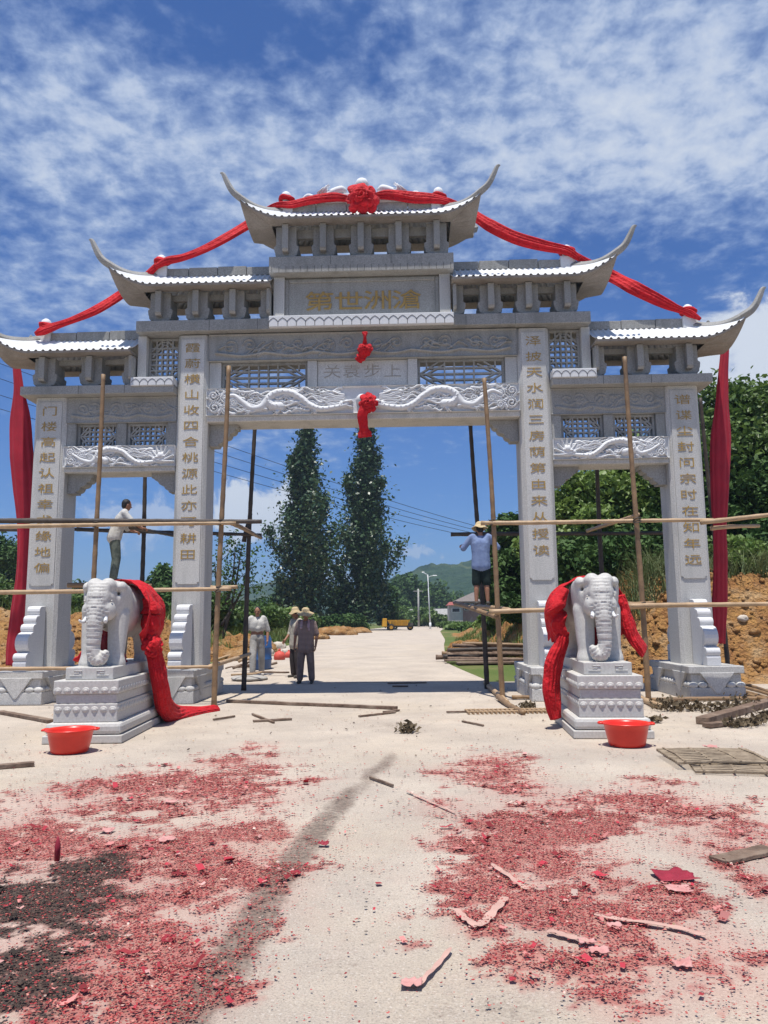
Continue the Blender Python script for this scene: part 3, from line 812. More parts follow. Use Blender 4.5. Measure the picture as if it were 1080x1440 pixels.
def pillar(kind, sgn):
    if kind == 'in': x0, x1, zt, hw = 3.352, 4.032, ZT_MAIN, .42
    else: x0, x1, zt, hw = 6.44, 7.142, ZT_OUT, .525
    xc = sgn*(x0+x1)/2; h = (x1-x0)/2
    plinth(arch, xc, hw, -.85, 1.6)
    mb = MB(); chamfer_box(mb, xc-h, xc+h, 0, .75, .64, zt, .065)
    o = obj('pillar', mb, M['granite'], arch, bevel=.006)
    # raised writing tablet with notched feet
    mb = MB(); z0 = 2.36; k = .05; q = h-.085
    mb.prism([(xc-q+k, z0), (xc+q-k, z0), (xc+q-k, z0+k*.6), (xc+q, z0+k), (xc+q, zt-.10), (xc-q, zt-.10), (xc-q, z0+k), (xc-q+k, z0+k*.6)], 1, -.022, .02)
    obj('tablet', mb, M['granite'], o, bevel=.005)
    t = TXT[(kind, sgn)]
    a, b = (7.50, 2.98) if kind == 'in' else (6.14, 2.74)
    zs = [a+(b-a)*i/(len(t)-1) for i in range(len(t))]
    obj('lettering', glyphs(t, .31, 1.18, .74, .006, xc, zs, -.026, thick=-.0015), M['gold'], o, fix=False)
    scroll_stone(o, xc, -1, -.022, .64); scroll_stone(o, xc, 1, .77, .64)
    return o
for kind in ('out', 'in'):
    for s in (-1, 1): pillar(kind, s)

# ---- lattice windows
def lattice(parent, x0, x1, z0, z1, y=.22, tall=False):
    fr = MB(); d = .13; b = .055
    fr.box(x0, x1, y-d/2, y+d/2, z0, z0+b); fr.box(x0, x1, y-d/2, y+d/2, z1-b, z1)
    fr.box(x0, x0+b, y-d/2+.001, y+d/2-.001, z0+b, z1-b); fr.box(x1-b, x1, y-d/2+.001, y+d/2-.001, z0+b, z1-b)
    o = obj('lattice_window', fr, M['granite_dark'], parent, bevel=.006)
    g = MB(); d2 = .10; t = .017
    X0, X1, Z0, Z1 = x0+b, x1-b, z0+b, z1-b
    w, h = X1-X0, Z1-Z0
    def V(x, za, zb, k=0): g.box(x-t, x+t, y-d2/2+k, y+d2/2-k, za, zb)
    def H(z, xa, xb, k=0): g.box(xa, xb, y-d2/2+k, y+d2/2-k, z-t, z+t)
    def D(xa, za, xb, zb):
        dx, dz = xb-xa, zb-za; l = math.hypot(dx, dz); nx, nz = -dz/l*t, dx/l*t
        g.prism([(xa-nx, za-nz), (xb-nx, zb-nz), (xb+nx, zb+nz), (xa+nx, za+nz)], 1, y-d2/2+.004, y+d2/2-.004)
    if not tall:
        xs = [X0+w*f for f in (.30, .42, .54, .66)] if w > .9 else [X0+w*f for f in (.26, .40, .55, .70)]
        for x in xs: V(x, Z0, Z1)
        for f in (.25, .5, .75): H(Z0+h*f, X0+w*(.12 if f != .5 else 0), X1-w*(.12 if f != .5 else 0), .002)
        c = w*.22
        for sx in (0, 1):
            for sz in (0, 1):
                xa = X0 if not sx else X1; za = Z0 if not sz else Z1
                ex = 1 if not sx else -1; ez = 1 if not sz else -1
                D(xa, za+ez*h*.48, xa+ex*c, za)
                D(xa+ex*w*.08, za+ez*h*.5, xa+ex*c*1.35, za+ez*h*.1)
                V(xa+ex*w*.08, za+ez*0, za+ez*h*.22, .003) if ez > 0 else V(xa+ex*w*.08, za-h*.22, za, .003)
    else:
        for f in (.2, .4, .6, .8): V(X0+w*f, Z0, Z1)
        for f in (.18, .31, .44, .57, .70, .83): H(Z0+h*f, X0, X1, .002)
        c = w*.4
        for sx in (0, 1):
            for sz in (0, 1):
                xa = X0 if not sx else X1; za = Z0 if not sz else Z1
                ex = 1 if not sx else -1; ez = 1 if not sz else -1
                D(xa, za+ez*c, xa+ex*c, za); D(xa+ex*.02, za+ez*c*1.6, xa+ex*c*1.4, za+ez*.02)
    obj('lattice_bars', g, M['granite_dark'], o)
    return o

def spandrel(x0, sgn, zt, w, h):
    """stepped, scalloped corner piece under a beam; x0 at the pillar, grows towards sgn"""
    p = [(x0, zt), (x0+sgn*w, zt), (x0+sgn*w, zt-.10)]
    def arc(cx, cz, r, n=5): return [(cx+sgn*r*math.cos(-PI/2*k/n), cz+r*math.sin(-PI/2*k/n)) for k in range(n+1)]
    st = [(w*.80, h*.30), (w*.62, h*.52), (w*.38, h*.78)]
    for a, b in st: p += arc(x0+sgn*(a-.03), zt-b+.05, .10)
    p += [(x0+sgn*.18, zt-h), (x0, zt-h)]
    mb = MB(); mb.prism(p, 1, .22, .52)
    return obj('corner_bracket', mb, M['granite_dark'], arch, bevel=.008)

# ---- central bay
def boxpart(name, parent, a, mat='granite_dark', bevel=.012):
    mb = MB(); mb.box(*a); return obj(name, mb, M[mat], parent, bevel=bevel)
IN = 3.352
relief('dragon_frieze', arch, -IN+.003, IN-.003, 5.95, 6.545, -.06,
       dragon_curves(IN, 5.95, .595, 0, 1)+mirror_curves(dragon_curves(IN, 5.95, .595, 0, 1))+[(np.array([(0,6.25),(.0,6.25)]), .13, 1.1)],
       .115, M['white_stone'], 820, 84, back=.10)
boxpart('beam', arch, (-IN+.002, IN-.002, .042, .70, 5.83, 6.546), 'granite')
boxpart('beam_edge', arch, (-IN+.002, IN-.002, -.045, .040, 5.83, 5.947), 'granite', .02)
relief('scroll_frieze', arch, -IN+.003, IN-.003, 7.20, 7.795, .02, scroll_curves(-3.2, 3.2, 7.20, .58, 4, 6), .075, M['granite_dark'], 560, 60, back=.10, seed=3)
boxpart('upper_beam', arch, (-IN+.002, IN-.002, .122, .66, 7.195, 7.797))
for s in (-1, 1):
    boxpart('post', arch, (s*1.09-.105, s*1.09+.105, .06, .60, 6.548, 7.193), 'granite')
    boxpart('post', arch, (s*3.22-.13, s*3.22+.13, .08, .60, 6.548, 7.193), 'granite')
    lattice(arch, min(s*1.20, s*3.085), max(s*1.20, s*3.085), 6.55, 7.19)
    spandrel(s*IN, -s, 5.828, .62, .48)
o = boxpart('name_panel', arch, (-.983, .983, .12, .52, 6.549, 7.192), 'granite')
obj('lettering', glyphs('关袁步上', .36, 1.15, .9, .004, 0, [6.95]*4, .117, xs=[-.66, -.24, .22, .66], thick=-.003), M['gold_shaded'], o, fix=False)

# ---- side bays
for s in (-1, 1):
    a, b = 4.034, 6.438
    X = lambda p, q: (min(s*p, s*q), max(s*p, s*q))
    x0, x1 = X(a, b)
    cv = dragon_curves(b-a, 4.885, .455, a, 7, True)
    # a lotus rosette beside the main pillar
    for k in range(9):
        an = PI*(k/8); c = (a+.28, 4.98)
        cv.append((np.linspace(c, (c[0]+.27*math.cos(an), c[1]+.33*math.sin(an)), 12), np.linspace(.05,.02,12), .9))
    cv.append((np.array([(a+.28, 5.10), (a+.28, 5.10)]), .10, 1.2))
    if s < 0: cv = mirror_curves(cv)
    relief('dragon_frieze', arch, x0, x1, 4.885, 5.34, -.01, cv, .10, M['white_stone'], 350, 68, seed=9, back=.10)
    boxpart('beam', arch, (x0, x1, .092, .66, 4.78, 5.342), 'granite')
    boxpart('beam_edge', arch, (x0, x1, .005, .090, 4.78, 4.882), 'granite', .02)
    relief('scroll_frieze', arch, x0, x1, 5.88, 6.445, .05, scroll_curves(min(s*a,s*b)+.1, max(s*a,s*b)-.1, 5.9, .5, 14, 3), .03, M['granite_dark'], 200, 50, seed=5, back=.08)
    boxpart('upper_beam', arch, (x0, x1, .132, .62, 5.878, 6.447))
    for p in (4.14, 5.24, 6.34):
        boxpart('post', arch, (s*p-.10, s*p+.10, .08, .58, 5.344, 5.876))
    for p, q in ((4.245, 5.135), (5.345, 6.235)):
        lattice(arch, *X(p, q), 5.346, 5.874)
    spandrel(s*a, s, 4.778, .56, .42); spandrel(s*b, -s, 4.778, .56, .42)
    # the outer cap beam
    boxpart('cap_beam', arch, (*X(4.036, 7.376), -.22, .97, 6.452, 6.645))
    # small window bay beside the top of the main pillar
    boxpart('post', arch, (*X(4.735, 4.925), .02, .70, 6.647, 7.815), 'granite')
    lattice(arch, *X(4.036, 4.733), 6.72, 7.81, y=.25, tall=True)
    o = boxpart('lotus_ledge', arch, (*X(4.036, 4.96), -.262, .20, 6.60, 6.79), 'white_stone')
    m = MB()
    for k in range(5):
        x = s*(4.13+.18*k)
        m.tube([(x-.09, -.264, 6.67), (x-.05, -.264, 6.725), (x, -.264, 6.75), (x+.05, -.264, 6.725), (x+.09, -.264, 6.67)], .006, 5)
        m.tube([(x+.09, -.264, 6.67), (x+.09, -.264, 6.605)], .006, 5)
    obj('petal_carving', m, M['groove'], o)

# ---- middle cap beam, sign, top beam
boxpart('cap_beam', arch, (-4.907, 4.907, -.20, .95, 7.822, 8.075))
boxpart('sign_board', arch, (-1.70, 1.70, .10, .66, 8.078, 9.098))
for s in (-1, 1):
    boxpart('post', arch, (*((1.703, 1.945) if s > 0 else (-1.945, -1.703)), .0, .75, 8.078, 9.098), 'granite')
    boxpart('sign_frame', arch, (*((1.62, 1.70) if s > 0 else (-1.70, -1.62)), .06, .099, 8.12, 9.06))
boxpart('sign_frame', arch, (-1.61, 1.61, .06, .099, 8.985, 9.06))
sg = glyphs('第世洲滄', .54, 1.25, .86, .010, 0, [8.56]*4, .088, xs=[-.94, -.29, .34, .98], thick=.002)
obj('lettering', sg, M['gold'], arch, fix=False)
o = boxpart('lotus_ledge', arch, (-1.985, 1.985, -.30, .05, 7.835, 8.085), 'white_stone')
m = MB()
for k in range(20):
    x = -1.985+3.97*(k+.5)/20; w = 3.97/40
    m.tube([(x-w, -.302, 7.95), (x-w*.55, -.302, 8.00), (x, -.302, 8.035), (x+w*.55, -.302, 8.00), (x+w, -.302, 7.95)], .007, 5)
    m.tube([(x-w, -.302, 7.95), (x-w, -.302, 7.845)], .007, 5)
obj('petal_carving', m, M['groove'], o)
boxpart('cap_beam', arch, (-2.016, 2.016, -.20, .95, 9.102, 9.48))
m = MB()
for k in range(26):
    x = -1.95+3.9*k/25; m.tube([(x, -.202, 9.12), (x, -.202, 9.25)], .006, 5)
obj('groove', m, M['groove'], arch)

for x0_, z0_, z1_, y_ in [(x, 7.824, 8.073, -.2015) for x in (-3.3, -2.25, 2.25, 3.3)]+[(x, 6.454, 6.643, -.2215) for x in (-6.1, -5.1, 5.1, 6.1)]+[(x, 9.27, 9.478, -.2015) for x in (-.66, .66)]:
    m = MB(); m.box(x0_-.006, x0_+.006, y_, y_+.02, z0_, z1_); obj('joint', m, M['groove'], arch)

# ---- roofs
HD = .83
def roof(xa, xb, tipa, tipb, ze, zr, z_beam, brackets, xin_a, xin_b):
    root = None
    LIFT, LL, HIP = .42, .95, .88
    def lift(x):
        l = 0
        if tipa: l += LIFT*max(0, 1-(x-xa)/LL)**1.8
        if tipb: l += LIFT*max(0, 1-(xb-x)/LL)**1.8
        return l
    ra, rb = xa+(HIP if tipa else 0), xb-(HIP if tipb else 0)
    mb = MB()
    nrib = int((xb-xa)/.15); nu, nv = nrib*8+1, 9
    def slope(sg):
        def fn(u, v):
            xe = xa+(xb-xa)*u; xr = ra+(rb-ra)*u
            x = xr+(xe-xr)*v
            z = zr+(ze+lift(xe)-zr)*v - .07*math.sin(PI*v)
            c = math.cos(2*PI*u*nrib)
            z += .035*max(0, c)**.7
            return (x, YC+sg*HD*v, z)
        return fn
    mb.grid(slope(-1), nu, nv); mb.grid(slope(1), nu, nv)
    def hip(xr, xc, sg):
        nr = 10
        def fn(u, v):
            t = -1+2*u
            xe = xc-sg*.10*(1-abs(t)**2); ye = YC+HD*t
            z_e = ze+LIFT*abs(t)**2.2
            x = xr+(xe-xr)*v; y = YC+(ye-YC)*v
            z = zr+(z_e-zr)*v-.07*math.sin(PI*v)+.03*max(0, math.cos(2*PI*u*nr))**.7
            return (x, y, z)
        mb.grid(fn, nr*6+1, 8)
    if tipa: hip(ra, xa, -1)
    if tipb: hip(rb, xb, 1)
    root = obj('roof', mb, M['roof_stone'], arch, smooth=True)
    # underside: eave edge band and soffit
    sb = MB()
    n = 40
    front = [(xa+(xb-xa)*k/n, YC-HD) for k in range(n+1)]
    loop = [(x, y, ze+lift(x)) for x, y in front]
    def endpts(xc, sg):
        return [(xc-sg*.10*(1-abs(t)**2), YC+HD*t, ze+LIFT*abs(t)**2.2) for t in [-1+2*k/12 for k in range(1, 12)]]
    if tipb: loop += endpts(xb, 1)
    loop += [(x, 2*YC-y, ze+lift(x)) for x, y in reversed(front)]
    if tipa: loop += list(reversed(endpts(xa, -1)))
    m_ = len(loop)
    ia, ib, ya, yb = xin_a, xin_b, -.10, .85
    top = loop; bot = [(x, YC+(y-YC)*.985, z-.045) for x, y, z in loop]
    inner = [(min(max(x, ia), ib), min(max(y, ya), yb), ze-.03) for x, y, z in loop]
    sb.add(top+bot+inner, [f for k in range(m_) for f in ((k, (k+1) % m_, m_+(k+1) % m_, m_+k), (m_+k, m_+(k+1) % m_, 2*m_+(k+1) % m_, 2*m_+k))])
    obj('soffit', sb, M['shaded_soffit_stone'], root)
    # bracket wall
    wb = MB()
    w0, w1 = xin_a, xin_b
    wb.box(w0+.10, w1-.10, .10, .20, z_beam+.56, ze-.03)
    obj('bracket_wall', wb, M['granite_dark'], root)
    for bx, part in brackets:
        k = MB()
        H = ze-.031-z_beam
        prof = [(.145,0),(.145,.05),(.215,.07),(.245,.11),(.245,.15),(.262,.19),(.272,.27),(.272,.30),(.225,.33),(.225,H)]
        lo, hi = (-1, 1)
        if part < 0: hi = 0       # half a bracket against the wall: keep the left half
        if part > 0: lo = 0
        pl = [(bx+lo*a, z_beam+b) for a, b in prof] if lo else [(bx, z_beam), (bx, z_beam+H)]
        pr = [(bx+hi*a, z_beam+b) for a, b in prof] if hi else [(bx, z_beam), (bx, z_beam+H)]
        k.prism(pl+list(reversed(pr)), 1, -.06, .42)
        nx0 = bx-.068 if lo else bx; nx1 = bx+.068 if hi else bx
        k.box(nx0, nx1, -.235, -.062, z_beam+.17, ze-.05)
        k.frustum((nx0, nx1, -.20, -.062), (nx0, nx1, -.235, -.062), z_beam+.12, z_beam+.169)
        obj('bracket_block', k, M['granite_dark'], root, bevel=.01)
    # ridge and horns
    rg = MB()
    nb = max(2, int((rb-ra)/.62))
    for i in range(nb):
        a, b = ra+(rb-ra)*i/nb+.006, ra+(rb-ra)*(i+1)/nb-.006
        hh = .13+.012*((i*7) % 3)
        rg.box(a, b, YC-.10, YC+.10, zr-.06, zr+hh)
    obj('ridge', rg, M['granite_dark'], root, bevel=.012)
    def horn(xr, xc, sg, sy):
        yc = YC+sy*HD
        fl = sg if sy < 0 else -sg*.25
        P = [(xr, YC, zr+.03), (xr+(xc-xr)*.35, YC+(yc-YC)*.35, zr-.14*(zr-ze)/.6), (xr+(xc-xr)*.7, YC+(yc-YC)*.7, zr-.22*(zr-ze)/.6+.03), (xc+sg*.02, yc-sy*.02, ze+LIFT+.07),
             (xc+fl*.17, yc+sy*.03, ze+LIFT+.20), (xc+fl*.28, yc+sy*.05, ze+LIFT+.40), (xc+fl*.36, yc+sy*.06, ze+LIFT+.57), (xc+fl*.43, yc+sy*.06, ze+LIFT+.60)]
        p = spline(P, 34); r = np.interp(np.linspace(0,1,34), [0,.45,.62,.9,1], [.095,.085,.070,.045,.022])
        h = MB(); h.tube(p, list(r*1.15), 4, flat=.8)
        obj('roof_horn', h, M['granite_dark'], root, bevel=.02)
    for t, xr, xc, sg in ((tipa, ra, xa, -1), (tipb, rb, xb, 1)):
        if t:
            for sy in (-1, 1): horn(xr, xc, sg, sy)
            bl = MB(); bl.box(xr-.17, xr+.17, YC-.15, YC+.15, zr-.10, zr+.19)
            obj('ridge_block', bl, M['white_stone'], root, bevel=.02)
            fb = MB(); fb.lathe([(0,.0),(.10,.0),(.11,.03),(.07,.05),(.08,.08),(.115,.14),(.12,.20),(.095,.27),(.045,.31),(0,.315)], 18, (xr, YC, zr+.188))
            obj('finial', fb, M['roof_stone'], root, smooth=True)
    return root

r_top = roof(-2.62, 2.62, True, True, 10.27, 10.83, 9.482, [(x, 0) for x in (-1.66, -.83, 0, .83, 1.66)], -1.98, 1.98)
roof(-5.46, -1.95, True, False, 8.80, 9.36, 8.077, [(x, 0) for x in (-4.43, -3.61, -2.80)]+[(-1.99, -1)], -4.80, -1.95)
roof(1.95, 5.46, False, True, 8.80, 9.36, 8.077, [(1.99, 1)]+[(x, 0) for x in (2.80, 3.61, 4.43)], 1.95, 4.80)
roof(-8.05, -4.93, True, False, 7.35, 7.90, 6.647, [(-6.93, 0), (-5.90, 0), (-4.96, -1)], -7.30, -4.93)
roof(4.93, 8.05, False, True, 7.35, 7.90, 6.647, [(4.96, 1), (5.90, 0), (6.93, 0)], 4.93, 7.30)

# raised centre of the top ridge with its carved dragons and pearl
c = MB()
c.prism([(-1.15, 10.94), (1.15, 10.94), (.62, 11.18), (.35, 11.22), (-.35, 11.22), (-.62, 11.18)], 1, YC-.09, YC+.09)
obj('ridge_crest', c, M['roof_stone'], r_top, bevel=.02)
fb = MB(); fb.lathe([(0,0),(.12,0),(.09,.08),(.15,.18),(.16,.26),(.11,.35),(0,.40)], 18, (0, YC, 11.22))
obj('finial', fb, M['roof_stone'], r_top, smooth=True)
for s in (-1, 1):
    d = MB(); rng = random.Random(5)
    d.tube(spline([(s*1.45,YC,11.0),(s*1.25,YC,11.22),(s*1.0,YC,11.12),(s*.75,YC,11.25),(s*.5,YC,11.34),(s*.36,YC,11.30)], 26), list(np.interp(np.linspace(0,1,26),[0,.5,.85,1],[.03,.085,.10,.05])), 8)
    for k in range(9):
        a = -1.0+k*.22; x0 = s*(1.02-.03*k)
        d.tube([(x0, YC+.06*(k%3-1), 11.24), (x0+s*.10*math.sin(a)-s*.06, YC+.08*(k%3-1), 11.36), (x0+s*.24*math.sin(a)-s*.10, YC+.1*(k%3-1), 11.42+.03*(k % 2))], [.03,.022,.006], 5)
    obj('ridge_dragon', d, M['roof_stone'], r_top, smooth=True)
# ------------------------------------------------------------------ pedestals and elephants
def pedestal(name_loc, loc, rz, label):
    t = thing('stone_pedestal', label, 'pedestal', loc, rz, 'carved pedestals under the elephants')
    L = 2.9; S = .90
    def tier(name, w, d0, z0, z1, mat='statue', bev=.012, top=None):
        mb = MB()
        z0, z1 = z0*S, z1*S
        if top: mb.frustum((-w/2, w/2, d0, L-d0), (-w/2+top, w/2-top, d0+top, L-d0-top), z0, z1)
        else: mb.box(-w/2, w/2, d0, L-d0, z0, z1)
        return obj(name, mb, M[mat], t, bevel=bev)
    tier('base_slab', 1.04, 0, 0, .115)
    tier('base_slab', 1.00, .02, .116, .29, bev=.05)
    lo = tier('lotus_course', .84, .09, .291, .56)
    tier('waist', .80, .11, .561, .70)
    up = tier('lotus_course', .86, .08, .701, .90)
    tier('top_block', .64, .19, .901, 1.085)
    for par, w, d0, z, up_ in ((lo, .84, .09, .475, -1), (up, .86, .08, .755, 1)):
        m = MB(); n = 7; z *= S; r = .052
        for k in range(n):
            x = -w/2+.06+(w-.12)*k/(n-1)
            for yy, dr in ((d0, -1), (L-d0, 1)):
                m.ell((x, yy, z), (r, .012, r*.85), 12, 6)
                m.ell((x, yy+dr*.008, z-.004), (r*.55, .012, r*.45), 10, 5)
        nn = 21
        for k in range(nn):
            y = d0+.06+(L-2*d0-.12)*k/(nn-1)
            for xx in (-w/2, w/2):
                m.ell((xx, y, z), (.012, r, r*.85), 10, 6)
        obj('petal_carving', m, M['statue'], par, smooth=True)
    # faint meander on the top block
    m = MB()
    for sx in (-1, 1):
        m.tube([( -.26*sx, .186, .87), (-.10*sx, .186, .87), (-.10*sx, .186, .93), (-.20*sx, .186, .93), (-.20*sx, .186, .90), (-.14*sx, .186, .90)], .006, 5)
    obj('meander_carving', m, M['granite'], t)
    return t

EW = .92
def elephant(loc, rz, side, label):
    """faces -y; side: which way the tip of the trunk curls (+1 towards +x)"""
    t = thing('elephant_statue', label, 'elephant statue', loc, rz, 'pair of stone elephants')
    b = MB()
    b.ell((0, .78, .80), (.33, .80, .40)); b.ell((0, .45, .86), (.32, .5, .36)); b.ell((0, 1.25, .78), (.32, .46, .42))
    b.cap((0, .35, 1.02), (0, 1.2, .98), .19, .20)
    for x in (-.2, .2):
        b.cap((x, .14, .70), (x, .06, .12), .17, .125); b.cap((x, .06, .12), (x*1.06, .05, .02), .13, .15)
        b.cap((x, 1.36, .68), (x, 1.42, .12), .20, .13); b.cap((x, 1.42, .1), (x*1.04, 1.41, .02), .13, .15)
    # head
    b.ell((0, -.08, .92), (.235, .26, .27)); b.ell((-.10, -.10, 1.11), (.125, .17, .12)); b.ell((.10, -.10, 1.11), (.125, .17, .12))
    b.ell((0, -.22, .92), (.19, .17, .22)); b.ell((0, -.2, 1.03), (.18, .14, .15))
    for x in (-.15, .15): b.ell((x, -.18, .76), (.10, .15, .14))
    # ears folded back along the neck
    for x in (-1, 1):
        rot = Matrix.Rotation(x*R(-16), 3, 'Z') @ Matrix.Rotation(x*R(8), 3, 'Y')
        b.ell((x*.29, .12, .84), (.045, .20, .30), rot=rot)
        b.ell((x*.255, .05, 1.10), (.085, .13, .085))
    tr = [(0, -.27, .80), (0, -.33, .62), (0, -.35, .42), (0, -.355, .24), (side*.02, -.36, .13), (side*.075, -.37, .085), (side*.14, -.37, .10), (side*.18, -.37, .165)]
    rr = [.155, .130, .115, .105, .100, .092, .082, .070]
    p = spline(tr, 34); r = np.interp(np.linspace(0, 1, 34), np.linspace(0, 1, 8), rr)
    for k in range(33): b.cap(p[k], p[k+1], r[k], r[k+1], 14)
    b.ell((side*.188, -.37, .19), (.06, .08, .03))
    me = remesh(b, .019, 6, .5)
    co = get_co(me)
    nrm = np.empty(len(co)*3, np.float32); me.vertices.foreach_get('normal', nrm); nrm = nrm.reshape(-1, 3)
    # carved wrinkles round the trunk and across the forehead
    d = np.linalg.norm(co[:, None, :]-p[None, :, :], axis=2)
    near = d.argmin(1); dmin = d.min(1)
    tg = np.gradient(p, axis=0); tg /= np.linalg.norm(tg, axis=1)[:, None]
    s = np.concatenate([[0], np.cumsum(np.linalg.norm(np.diff(p, axis=0), axis=1))])[near] + ((co-p[near])*tg[near]).sum(1)
    on_tr = (dmin < r[near]+.05)
    ph = np.where(on_tr & (near > 0), s, -(co[:, 2]-p[0, 2]))
    fore = (~on_tr | (near == 0)) & (co[:, 1] < -.16) & (np.abs(co[:, 0]) < .15) & (co[:, 2] > .75)
    mask = np.where(on_tr & (near > 0), 1.0, np.where(fore, 1.0-np.clip((np.abs(co[:, 0])-.10)/.05, 0, 1), 0.0))
    mask *= np.clip((-nrm[:, 1]+np.abs(nrm[:,0])*.6+.25), 0, 1)
    g = np.maximum(0, np.cos(2*PI*ph/.047))**3
    co = co - nrm*(mask*g*.016)[:, None]
    nz = fbm(41, 4)
    co = co + nrm*(.010*(nz(co[:,1]*6+co[:,0]*3+20, co[:,2]*6+20)-.5))[:, None]
    # eyes: a lidded hollow
    for x in (-1, 1):
        e = np.linalg.norm((co-np.array([x*.205, -.235, .90]))/np.array([.05, .05, .03]), axis=1)
        co = co - nrm*(np.exp(-e*e)*.018)[:, None]
    co[:, 0] *= EW
    set_co(me, co)
    link('body', me, M['statue'], t)
    for x in (-1, 1):
        m = MB()
        q = spline([(x*.118, -.26, .70), (x*.145, -.34, .62), (x*.165, -.40, .61), (x*.18, -.44, .635)], 12)
        m.tube(q, list(np.linspace(.036, .012, 12)), 10)
        obj('tusk', m, M['white_stone'], t, smooth=True)
        m = MB(); m.ell((x*.188, -.232, .90), (.012, .022, .014), 10, 8); obj('eye', m, M['statue'], t, smooth=True)
    return t

PED_L = pedestal('l', (-3.39, -5.70, .004), R(4.0), 'carved stone pedestal under the elephant with its red train on the ground')
PED_R = pedestal('r', (3.60, -5.52, .004), R(-3.0), 'carved stone pedestal with a red cloth hanging down its inner side')
def on_ped(ped, x, y, z):
    a = ped.rotation_euler.z
    return (ped.location.x+x*math.cos(a)-y*math.sin(a), ped.location.y+x*math.sin(a)+y*math.cos(a), z)
EZ = 1.085*.90+.004+.002
EL = elephant(on_ped(PED_L, 0, .66, EZ), R(4.0), 1, 'pale stone elephant, red cloth bunched at its flank, below the worker in white')
ER = elephant(on_ped(PED_R, 0, .66, EZ), R(-3.0), -1, 'pale stone elephant with a red cape spreading on both sides')

# ------------------------------------------------------------------ red cloth
def fold_tube(mb, path, widths, thick, n=26, seed=0, m=70, folds=7, up=(0,0,1), twist=0.0, side=None, wscale=1.0):
    """a gathered length of cloth: a flattened tube whose skin runs in folds along its length"""
    rng = np.random.default_rng(seed)
    P = spline(path, m)
    W = np.interp(np.linspace(0, 1, m), np.linspace(0, 1, len(widths)), widths)*wscale*(1+.16*(vnoise(seed+7)(np.linspace(0, 9, m), 1.0)-.5)*2)
    T = np.interp(np.linspace(0, 1, m), np.linspace(0, 1, len(thick)), thick) if hasattr(thick, '__len__') else np.full(m, thick)
    N1 = vnoise(seed+100); N2 = vnoise(seed+200)
    vs = []
    for k in range(m):
        t = P[min(k+1, m-1)]-P[max(k-1, 0)]; t = t/np.linalg.norm(t)
        if side is not None:
            a = np.array(side, float); a = a-t*a.dot(t); a /= np.linalg.norm(a); b = np.cross(t, a)
        else:
            b = np.array(up, float); b = b-t*b.dot(t); b /= np.linalg.norm(b); a = np.cross(b, t)
        an = twist*k/m
        a, b = a*math.cos(an)+b*math.sin(an), b*math.cos(an)-a*math.sin(an)
        for j in range(n):
            th = 2*PI*j/n
            f = 1+.30*(float(N1(j*folds/n*1.0, k/m*6))-.5)*2+.42*(abs(math.sin(folds*th*.5+2.2*float(N2(k/m*4, 3.3))+1.2*float(N1(k/m*9+20, 1.5))))-.62)
            vs.append(P[k]+a*(W[k]*math.cos(th)*(.75+.25*f))+b*(T[k]*math.sin(th)*f))
    fs = [(k*n+j, k*n+(j+1) % n, (k+1)*n+(j+1) % n, (k+1)*n+j) for k in range(m-1) for j in range(n)]
    fs.append(tuple(range(n-1, -1, -1))); fs.append(tuple((m-1)*n+j for j in range(n)))
    mb.add(vs, fs)

def rosette(mb, c, r, seed=0, axis=(0,-1,0), depth=.6):
    """ruffled cloth flower: rings of curled petals"""
    rng = random.Random(seed)
    c = Vector(c); q = Vector((0,0,1)).rotation_difference(Vector(axis))
    for ring, (n, rad, lift) in enumerate(((8, 1.0, .10), (7, .85, .30), (6, .66, .50), (5, .45, .66), (3, .25, .78))):
        for k in range(n):
            a0 = 2*PI*(k+.5*(ring % 2))/n+rng.uniform(-.15, .15)
            w = 2*PI/n*1.45; rr = rad*r*rng.uniform(.9, 1.12); ph = rng.random()*6
            def fn(u, v):
                a = a0+(u-.5)*w*(1.1-.3*v)
                s = rr*(.15+.85*v)
                z = depth*r*(lift*(.6+.4*v)+.22*math.sin(PI*v*.9)-.16*v*v) + .07*r*math.sin(7*u+ph)*v + .05*r*math.sin(5*v+ph)
                z += .10*r*(4*(u-.5)**2)*v
                s *= 1-.30*(2*abs(u-.5))**3*v
                p = Vector((math.cos(a)*s, math.sin(a)*s, z))
                return c + q @ p
            mb.grid(fn, 7, 7)
    mb.ell(c+q @ Vector((0,0,.2*depth*r)), (r*.55, r*.35, r*.55), 10, 6)

def drape(mb, x_l, x_r, y0, y1, prof, seed, ny=56, nx=60, hem=.06):
    """cloth laid over the elephant's back; prof: half outline points (x,z) from left hem over the back to right hem"""
    C = spline([(x, 0, z) for x, z in prof], nx)
    nz1, nz2 = fbm(seed, 4), vnoise(seed+9)
    tn = np.gradient(C, axis=0); tn /= np.linalg.norm(tn, axis=1)[:, None]
    nr = np.stack([-tn[:, 2], tn[:, 1], tn[:, 0]], 1)
    vs = []
    for j in range(ny):
        v = j/(ny-1); y = y0+(y1-y0)*v
        for i in range(nx):
            u = i/(nx-1); e = abs(2*u-1)
            off = .05*e*(float(nz2(v*7+i*.04, 2.0))-.5)*2 + .05*(float(nz1(v*9, u*7))-.5)*2 + .018*e*(abs(math.sin(v*19+u*4+2*float(nz2(u*6, 5.0))))-.6)
            sh = 1-.35*(1-math.sin(PI*min(1, max(0, v))))**2*.5
            p = C[i]+nr[i]*(off+.012)
            vs.append((p[0], y+.05*e*math.sin(9*v+u*5), p[2]+hem*e**3*math.sin(8*v+3)))
    fs = [(j*nx+i, j*nx+i+1, (j+1)*nx+i+1, (j+1)*nx+i) for j in range(ny-1) for i in range(nx-1)]
    mb.add(vs, fs)

